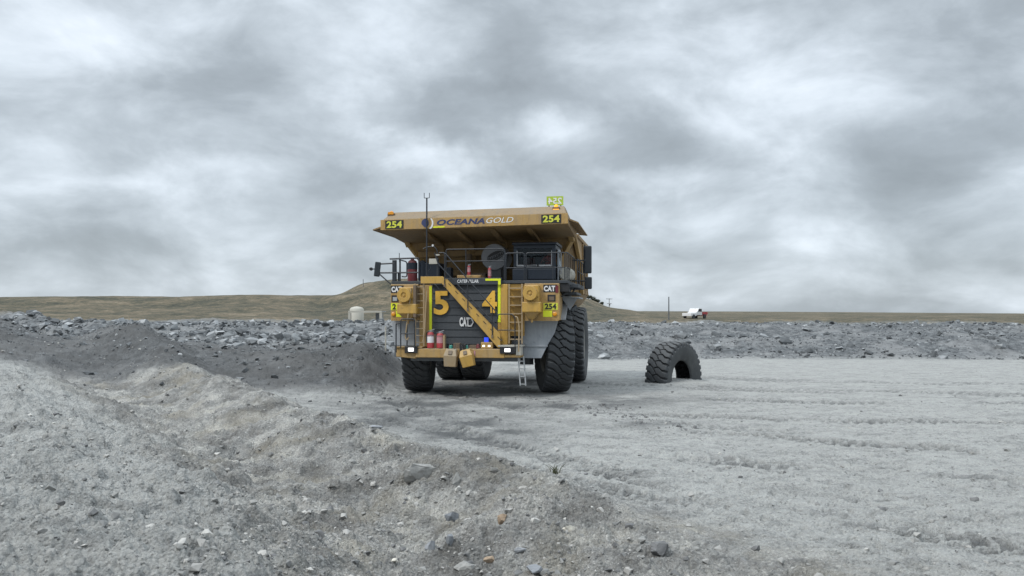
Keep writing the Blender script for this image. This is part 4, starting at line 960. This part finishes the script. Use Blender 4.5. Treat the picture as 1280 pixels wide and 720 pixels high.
chock(-.18, 1.30, R(-14), M['yellow'], None, 'bright yellow wheel chock hanging tilted from the bumper')

# ---- driver
def person():
    pts = {'pelvis': (0, .0, .12), 'belly': (0, .02, .30), 'chest': (0, .05, .50), 'neck': (0, .03, .63), 'head': (0, .0, .73), 'crown': (0, .01, .84),
           'sl': (-.17, .05, .56), 'el': (-.25, -.13, .36), 'wl': (-.19, -.36, .40), 'hl': (-.17, -.45, .41),
           'sr': (.17, .05, .56), 'er': (.25, -.13, .36), 'wr': (.19, -.36, .40), 'hr': (.17, -.45, .41),
           'kl': (-.14, -.42, .17), 'al': (-.14, -.50, -.22), 'tl': (-.14, -.64, -.25), 'kr': (.14, -.42, .17), 'ar': (.14, -.50, -.22), 'tr': (.14, -.64, -.25), 'jaw': (0, -.05, .70)}
    rad_ = {'pelvis': .15, 'belly': .13, 'chest': .15, 'neck': .055, 'head': .085, 'crown': .07, 'sl': .07, 'el': .05, 'wl': .032, 'hl': .03, 'sr': .07, 'er': .05, 'wr': .032, 'hr': .03,
            'kl': .075, 'al': .05, 'tl': .045, 'kr': .075, 'ar': .05, 'tr': .045, 'jaw': .06}
    ed = [('pelvis','belly'),('belly','chest'),('chest','neck'),('neck','head'),('head','crown'),('head','jaw'),('chest','sl'),('sl','el'),('el','wl'),('wl','hl'),('chest','sr'),('sr','er'),('er','wr'),('wr','hr'),
          ('pelvis','kl'),('kl','al'),('al','tl'),('pelvis','kr'),('kr','ar'),('ar','tr')]
    V = list(pts.values()); R_ = [rad_[k] for k in pts]; idx = {k: i for i, k in enumerate(pts)}; E_ = [(idx[a], idx[b]) for a, b in ed]
    for side in ('l', 'r'):           # five fingers curled over the wheel rim
        s_ = -1 if side == 'l' else 1; h = pts['h'+side]
        for q, (dx, dz, ln) in enumerate(((-.028, .012, .05), (-.010, .018, .06), (.009, .016, .055), (.026, .008, .045))):
            i = len(V); V += [(h[0]+dx, h[1]-.03, h[2]+dz), (h[0]+dx, h[1]-.03-ln*.6, h[2]+dz+.006), (h[0]+dx, h[1]-.03-ln*.8, h[2]+dz-.03)]; R_ += [.009, .008, .007]; E_ += [(idx['h'+side], i), (i, i+1), (i+1, i+2)]
        i = len(V); V += [(h[0]-s_*.035, h[1]-.01, h[2]-.01), (h[0]-s_*.045, h[1]-.045, h[2]-.005)]; R_ += [.010, .009]; E_ += [(idx['h'+side], i), (i, i+1)]
    me_ = bpy.data.meshes.new('person'); me_.from_pydata(V, E_, []); o = bpy.data.objects.new('tmp', me_); col.objects.link(o)
    bpy.context.view_layer.objects.active = o
    sk = o.modifiers.new('s', 'SKIN'); o.modifiers.new('u', 'SUBSURF').render_levels = 2; o.modifiers['u'].levels = 2
    for i, r_ in enumerate(R_): me_.skin_vertices[0].data[i].radius = (r_, r_)
    me_.skin_vertices[0].data[0].use_root = True
    bpy.context.view_layer.update()
    em = bpy.data.meshes.new_from_object(o.evaluated_get(bpy.context.evaluated_depsgraph_get())); bpy.data.objects.remove(o)
    em.name = 'person'; em.materials.clear(); em.materials.append(M['shirt']); em.materials.append(M['skin']); em.materials.append(M['navy'])
    for p in em.polygons:
        c = p.center; p.use_smooth = True
        p.material_index = 1 if (c.z > .61 or (c.y < -.34 and c.z > .28)) else (2 if (c.z < .22) else 0)
    # nose and face
    o = bpy.data.objects.new('person', em); col.objects.link(o)
    o.location = tw(2.2, .10, 4.16); o.rotation_euler = (0, 0, TH)
    tag(o, 'driver in a red-orange shirt seated behind the cab windscreen, hands on the wheel', 'person')
    mb = MB(); mb.lathe([(-.02, .098), (.03, .094), (.07, .06), (.085, 0)], (0, .02, .79), 'z', 16); mb.build('hair', M['hair'], o, smooth=True)
    for sx in (-.035, .035):
        mb = MB(); mb.lathe([(-.012, 0), (0, .012), (.012, 0)], (sx, -.09, .745), 'z', 8); mb.build('eye', M['black'], o)
    mb = MB(); mb.add([(-.014, -.088, .715), (.014, -.088, .715), (0, -.088, .75), (0, -.118, .718)], [(0,1,3),(1,2,3),(2,0,3),(0,2,1)]); mb.build('nose', M['skin'], o)
person()

# ================================================================== OTHER THINGS
# half buried marker tyre
mk = empty('road_marker', (6.55, 35.2, hz(6.55, 35.2))); bt = bpy.data.objects.new('tyre', tyre_me); col.objects.link(bt); bt.parent = mk
bx_, by_ = 6.55, 35.2
bt.location = (0, 0, -.04); bt.rotation_euler = (0.4, 0, math.atan2(-.65, .76))
tag(mk, 'big worn mining tyre standing half buried beside the haul road', 'marker tyre')
# marker post
p = at(482, 420, 40.0); z0 = hz(p.x, 40); mb = MB(); mb.tube([(0,0,-.3), (0,0, max(.6, at(482, 408, 40).z-z0))], .035, 8); o = mb.build('marker_post', M['cream'], None, loc=(p.x, 40, z0)); 
tag(o, 'thin white marker post standing behind the dirt windrow left of the truck', 'marker post')
# open frame shed and dome tank on the bench
YS = 98.; base = hz(-19, YS)
sh = empty('open_shed', (-20.5, YS, base), R(-3)); tag(sh, 'low pale frame shelter with open front on the rock bench', 'shed')
ztop = at(0, 388.5, YS).z-base
mb = MB(); mb.bx(2.1, 5.9, -.1, .25, ztop-.2, ztop); mb.build('roof_beam', M['concrete'], sh)
for x in (2.1, 5.64): mb = MB(); mb.bx(x, x+.28, -.08, .22, -.6, ztop-.22); mb.build('post', M['concrete'], sh)
mb = MB(); mb.bx(4.75, 5.6, 2.1, 2.29, -.6, ztop-.25); mb.build('back_wall', M['grey'], sh)
mb = MB(); mb.bx(2.1, 5.9, .251, 2.4, ztop-.12, ztop-.04); mb.build('roof', M['grey'], sh)
YD = 106.; tp = at(446, 383, YD); bz_ = hz(tp.x, YD); hgt = tp.z-bz_
mb = MB(); mb.lathe([(-.5, .85), (hgt-.35, .85), (hgt-.15, .7), (hgt-.03, .3), (hgt, 0)], (0,0,0), 'z', 24); o = mb.build('water_tank', M['cream'], None, smooth=True, loc=(tp.x, YD, bz_)); tag(o, 'round cream tank with a domed top rising behind the open shed', 'tank')
# poles
def pole(name, px, Yp, ytop, r, label, cat, arms=(), mat='wood'):
    x = (px-640)/FPX*Yp; z = hz(x, Yp); h = at(px, ytop, Yp).z-z
    root = empty(name, (x, Yp, z)); tag(root, label, cat)
    mb = MB(); mb.tube([(0,0,-.5), (0,0,h)], [r, r*.75], 8); mb.build('pole', M[mat], root)
    for (dz, w) in arms:
        mb = MB(); mb.bx(-w, w, -.1, .02-r-.03+.0, h-dz-.09, h-dz+.09)
        for s_ in (-.9, -.45, .45, .9): mb.tube([(w*s_, -.12, h-dz+.09), (w*s_, -.12, h-dz+.3)], .07, 6)
        mb.build('crossarm', M[mat], root)
    if arms:
        mb = MB(); mb.tube([(.25, -.25, h-arms[-1][0]-.9), (.25, -.25, h-arms[-1][0]+.1)], .22, 10); mb.build('transformer', M['greyd'], root)
    return root
pole('power_pole', 761.5, 420., 373, .17, 'wooden power pole with two crossarms on the far ridge right of the truck', 'power pole', ((.3, 1.5), (2.6, 1.1)))
pole('steel_pole', 836, 128., 371, .10, 'plain slim grey pole standing by the parked white vehicle', 'pole', (), 'greyd')
pole('radio_mast', 454, 165., 349, .07, 'thin distant mast on the grassy hill left of the truck', 'mast', (), 'greyd')
# parked vehicle on far bench
vx, vy = 30.3, 145.; vz = hz(vx, vy)-.1
vv = empty('parked_ute', (vx, vy, vz), R(48)); tag(vv, 'distant white utility vehicle with a red tray parked on the bench', 'utility vehicle')
mb = MB(); mb.prism([(-.6, .6), (-.6, 1.15), (-.3, 1.2), (.15, 1.75), (1.15, 1.75), (1.3, .6)], 'y', -.85, .85); mb.prism([(-2.35, .45), (-2.35, .95), (-.59, .95), (-.59, .45)], 'y', -.85, .85) 
mb.xf(lambda x, y, z: (x-.0 if x > -.6 else x, y, z)); mb.build('cab_body', M['white'], vv, bevel=.05)
mb = MB(); mb.prism([(-.15, 1.2), (.2, 1.66), (1.05, 1.66), (1.1, 1.2)], 'y', -.865, .865); mb.build('window', M['black'], vv)
mb = MB(); mb.bx(1.35, 3.0, -.9, .9, .75, 1.15); mb.bx(1.3, 3.0, -.7, .7, .5, .74); mb.build('tray', M['red'], vv, bevel=.02)
for x in (-1.5, 2.1):
    for yy in (-.8, .8):
        mb = MB(); mb.lathe([(-.12, 0), (-.12, .3), (-.1, .37), (.1, .37), (.12, .3), (.12, 0)], (x, yy, .37), 'y', 20); mb.build('wheel', M['rubber'], vv)
# bushes on the right shoulder of the hill
leafm = simple('dark_gorse_leaves', (.035,.045,.022))
def bush(px, Yb, w, h):
    x = (px-640)/FPX*Yb; z = hz(x, Yb); mb = MB()
    for c_ in range(7):
        cx, cy, cz = random.gauss(0, w*.3), random.gauss(0, w*.3), h*random.uniform(.25, .7)
        for _ in range(110):
            v = Vector((random.gauss(0,1), random.gauss(0,1), random.gauss(0,1))).normalized()*w*.34*random.uniform(.6, 1.05)
            p = Vector((cx, cy, cz))+Vector((v.x, v.y, v.z*.8)); s_ = .06*random.uniform(.6, 1.3)
            a = Vector((random.gauss(0,1), random.gauss(0,1), random.gauss(0,1))).normalized()*s_; b = Vector((random.gauss(0,1), random.gauss(0,1), random.gauss(0,1))).normalized()*s_
            mb.add([p-a, p+b, p+a, p-b], [(0,1,2,3)])
    root = empty('bush', (x, Yb, z)); mb.build('foliage', leafm, root)
    mb = MB(); mb.tube([(0,0,-.2), (0,0,h*.5)], [.08, .04], 6); mb.build('stem', M['wood'], root)
    tag(root, 'dark gorse bush on the hill shoulder right of the truck', 'bush', 'gorse bushes on the hill shoulder'); return root
bl = ['dark gorse bush highest on the hill shoulder, closest to the truck', 'dark gorse bush second from the truck on the hill shoulder', 'wide dark gorse bush in the middle of the shoulder row', 'low dark gorse bush right of the widest one', 'dark gorse bush second lowest on the shoulder', 'dark gorse bush lowest on the hill shoulder, farthest from the truck']
for i, (px, w, h) in enumerate(((732, .9, .8), (735.5, 1.0, .9), (740.5, 1.3, .9), (744, .9, .6), (748, .9, .7), (752, .8, .6))):
    b_ = bush(px, 172.+i*1.2, w, h); b_['label'] = bl[i]

# ------------------------------------------------------------------ sky and light
world = bpy.data.worlds.new('World'); scene.world = world; world.use_nodes = True; t = world.node_tree
bg = t.nodes['Background']; out = t.nodes['World Output']
SE, SR = R(52), R(235)
sky = N(t, 'ShaderNodeTexSky'); sky.sky_type = 'NISHITA'; sky.sun_disc = False; sky.sun_elevation = SE; sky.sun_rotation = SR
t.links.new(sky.outputs[0], bg.inputs[0]); bg.inputs[1].default_value = .08
tc = N(t, 'ShaderNodeTexCoord'); D = tc.outputs['Generated']
sp = N(t, 'ShaderNodeSeparateXYZ'); t.links.new(D, sp.inputs[0])
zc = mth(t, 'ADD', mth(t, 'MAXIMUM', sp.outputs[2], 0.0), .30)
cb = N(t, 'ShaderNodeCombineXYZ')
t.links.new(mth(t, 'DIVIDE', sp.outputs[0], zc), cb.inputs[0]); t.links.new(mth(t, 'DIVIDE', sp.outputs[1], zc), cb.inputs[1])
def wn(scale, det, rough, dist=0.0, off=0.0):
    mp = N(t, 'ShaderNodeMapping'); mp.inputs['Location'].default_value = (off, off*.7, off*.3); t.links.new(cb.outputs[0], mp.inputs['Vector'])
    n = N(t, 'ShaderNodeTexNoise', Scale=scale, Detail=det, Roughness=rough, Distortion=dist); t.links.new(mp.outputs[0], n.inputs['Vector']); return n
n1 = wn(2.1, 8, .54, .5, 3.1)
def dn(scale, vz, det, rough, off):
    mp = N(t, 'ShaderNodeMapping'); mp.inputs['Location'].default_value = (off, off*.7, off*.3); mp.inputs['Scale'].default_value = (1, 1, vz); t.links.new(D, mp.inputs['Vector'])
    n = N(t, 'ShaderNodeTexNoise', Scale=scale, Detail=det, Roughness=rough, Distortion=.25); t.links.new(mp.outputs[0], n.inputs['Vector']); return n
n2 = dn(6.5, 2.0, 9, .55, 4.4)
# warp used to make the individual cloud masses ragged
wrp = N(t, 'ShaderNodeTexNoise', Scale=5, Detail=6, Roughness=.6); t.links.new(D, wrp.inputs['Vector'])
wv = N(t, 'ShaderNodeVectorMath'); wv.operation = 'SUBTRACT'; t.links.new(wrp.outputs['Color'], wv.inputs[0]); wv.inputs[1].default_value = (.5,.5,.5)
ws = N(t, 'ShaderNodeVectorMath'); ws.operation = 'SCALE'; t.links.new(wv.outputs[0], ws.inputs[0]); ws.inputs['Scale'].default_value = .13
wd = N(t, 'ShaderNodeVectorMath'); wd.operation = 'ADD'; t.links.new(D, wd.inputs[0]); t.links.new(ws.outputs[0], wd.inputs[1])
tot = mth(t, 'ADD', mth(t, 'MULTIPLY', mth(t, 'SUBTRACT', n1.outputs[0], .5), .45), mth(t, 'MULTIPLY', mth(t, 'SUBTRACT', n2.outputs[0], .5), 1.25))
blobs = [(590, 60, 90, 40, .05), (765, 35, 110, 50, .10), (505, 55, 60, 40, .08), (490, 198, 55, 20, .20), (575, 190, 40, 20, .22), (705, 160, 42, 20, .26), (540, 135, 85, 30, -.16), (640, 120, 90, 45, -.16),
         (800, 145, 60, 25, -.16), (455, 90, 18, 30, -.08), (820, 225, 60, 14, .16), (520, 225, 70, 12, -.04), (655, 205, 30, 30, -.08),
         (444, 110, 16, 30, .18), (760, 300, 120, 30, -.02), (270, 110, 100, 35, -.14), (150, 60, 100, 40, .14), (1000, 100, 110, 40, .14), (1130, 190, 110, 30, -.12), (230, 210, 110, 18, .16), (1010, 215, 90, 14, .10)]
for (px, py, sx, sy, amp) in blobs:
    c = Vector(((px-640)/FPX, 1, (HOR-py)/FPX)).normalized()
    sb = N(t, 'ShaderNodeVectorMath'); sb.operation = 'SUBTRACT'; t.links.new(wd.outputs[0], sb.inputs[0]); sb.inputs[1].default_value = c
    ml = N(t, 'ShaderNodeVectorMath'); ml.operation = 'MULTIPLY'; t.links.new(sb.outputs[0], ml.inputs[0]); ml.inputs[1].default_value = (FPX/sx*1.0, FPX/sx, FPX/sy)
    ln = N(t, 'ShaderNodeVectorMath'); ln.operation = 'LENGTH'; t.links.new(ml.outputs[0], ln.inputs[0])
    e = mth(t, 'POWER', 2.0, mth(t, 'MULTIPLY', mth(t, 'MULTIPLY', ln.outputs['Value'], ln.outputs['Value']), -.9))
    tot = mth(t, 'ADD', tot, mth(t, 'MULTIPLY', e, amp*1.25))
rp = ramp(t, [(0, (.235, .265, .29)), (.28, (.31, .35, .385)), (.48, (.42, .47, .515)), (.68, (.57, .63, .69)), (1, (.78, .84, .90))])
t.links.new(mth(t, 'ADD', tot, .42), rp.inputs[0])
# overcast: the sky brightens towards the zenith
zen = mth(t, 'ADD', 1.0, mth(t, 'MULTIPLY', mth(t, 'MAXIMUM', mth(t, 'SUBTRACT', sp.outputs[2], .32), 0.0), 3.6))
bg2 = N(t, 'ShaderNodeBackground'); t.links.new(rp.outputs[0], bg2.inputs[0]); t.links.new(zen, bg2.inputs[1])
mx = N(t, 'ShaderNodeMixShader'); mx.inputs[0].default_value = .93
t.links.new(bg.outputs[0], mx.inputs[1]); t.links.new(bg2.outputs[0], mx.inputs[2]); t.links.new(mx.outputs[0], out.inputs[0])
sl_ = bpy.data.lights.new('sun', 'SUN'); sl_.energy = 1.5; sl_.angle = R(12); sl_.color = (1, .97, .93)
so = bpy.data.objects.new('sun', sl_); col.objects.link(so)
# sun_rotation is measured clockwise from +Y, so the direction to the sun is (sin, cos)
sd = Vector((math.sin(SR)*math.cos(SE), math.cos(SR)*math.cos(SE), math.sin(SE)))
so.rotation_euler = sd.to_track_quat('Z', 'Y').to_euler()
vs_ = scene.view_settings; vs_.view_transform = 'Standard'; vs_.look = 'None'; vs_.gamma = 1; vs_.exposure = .50
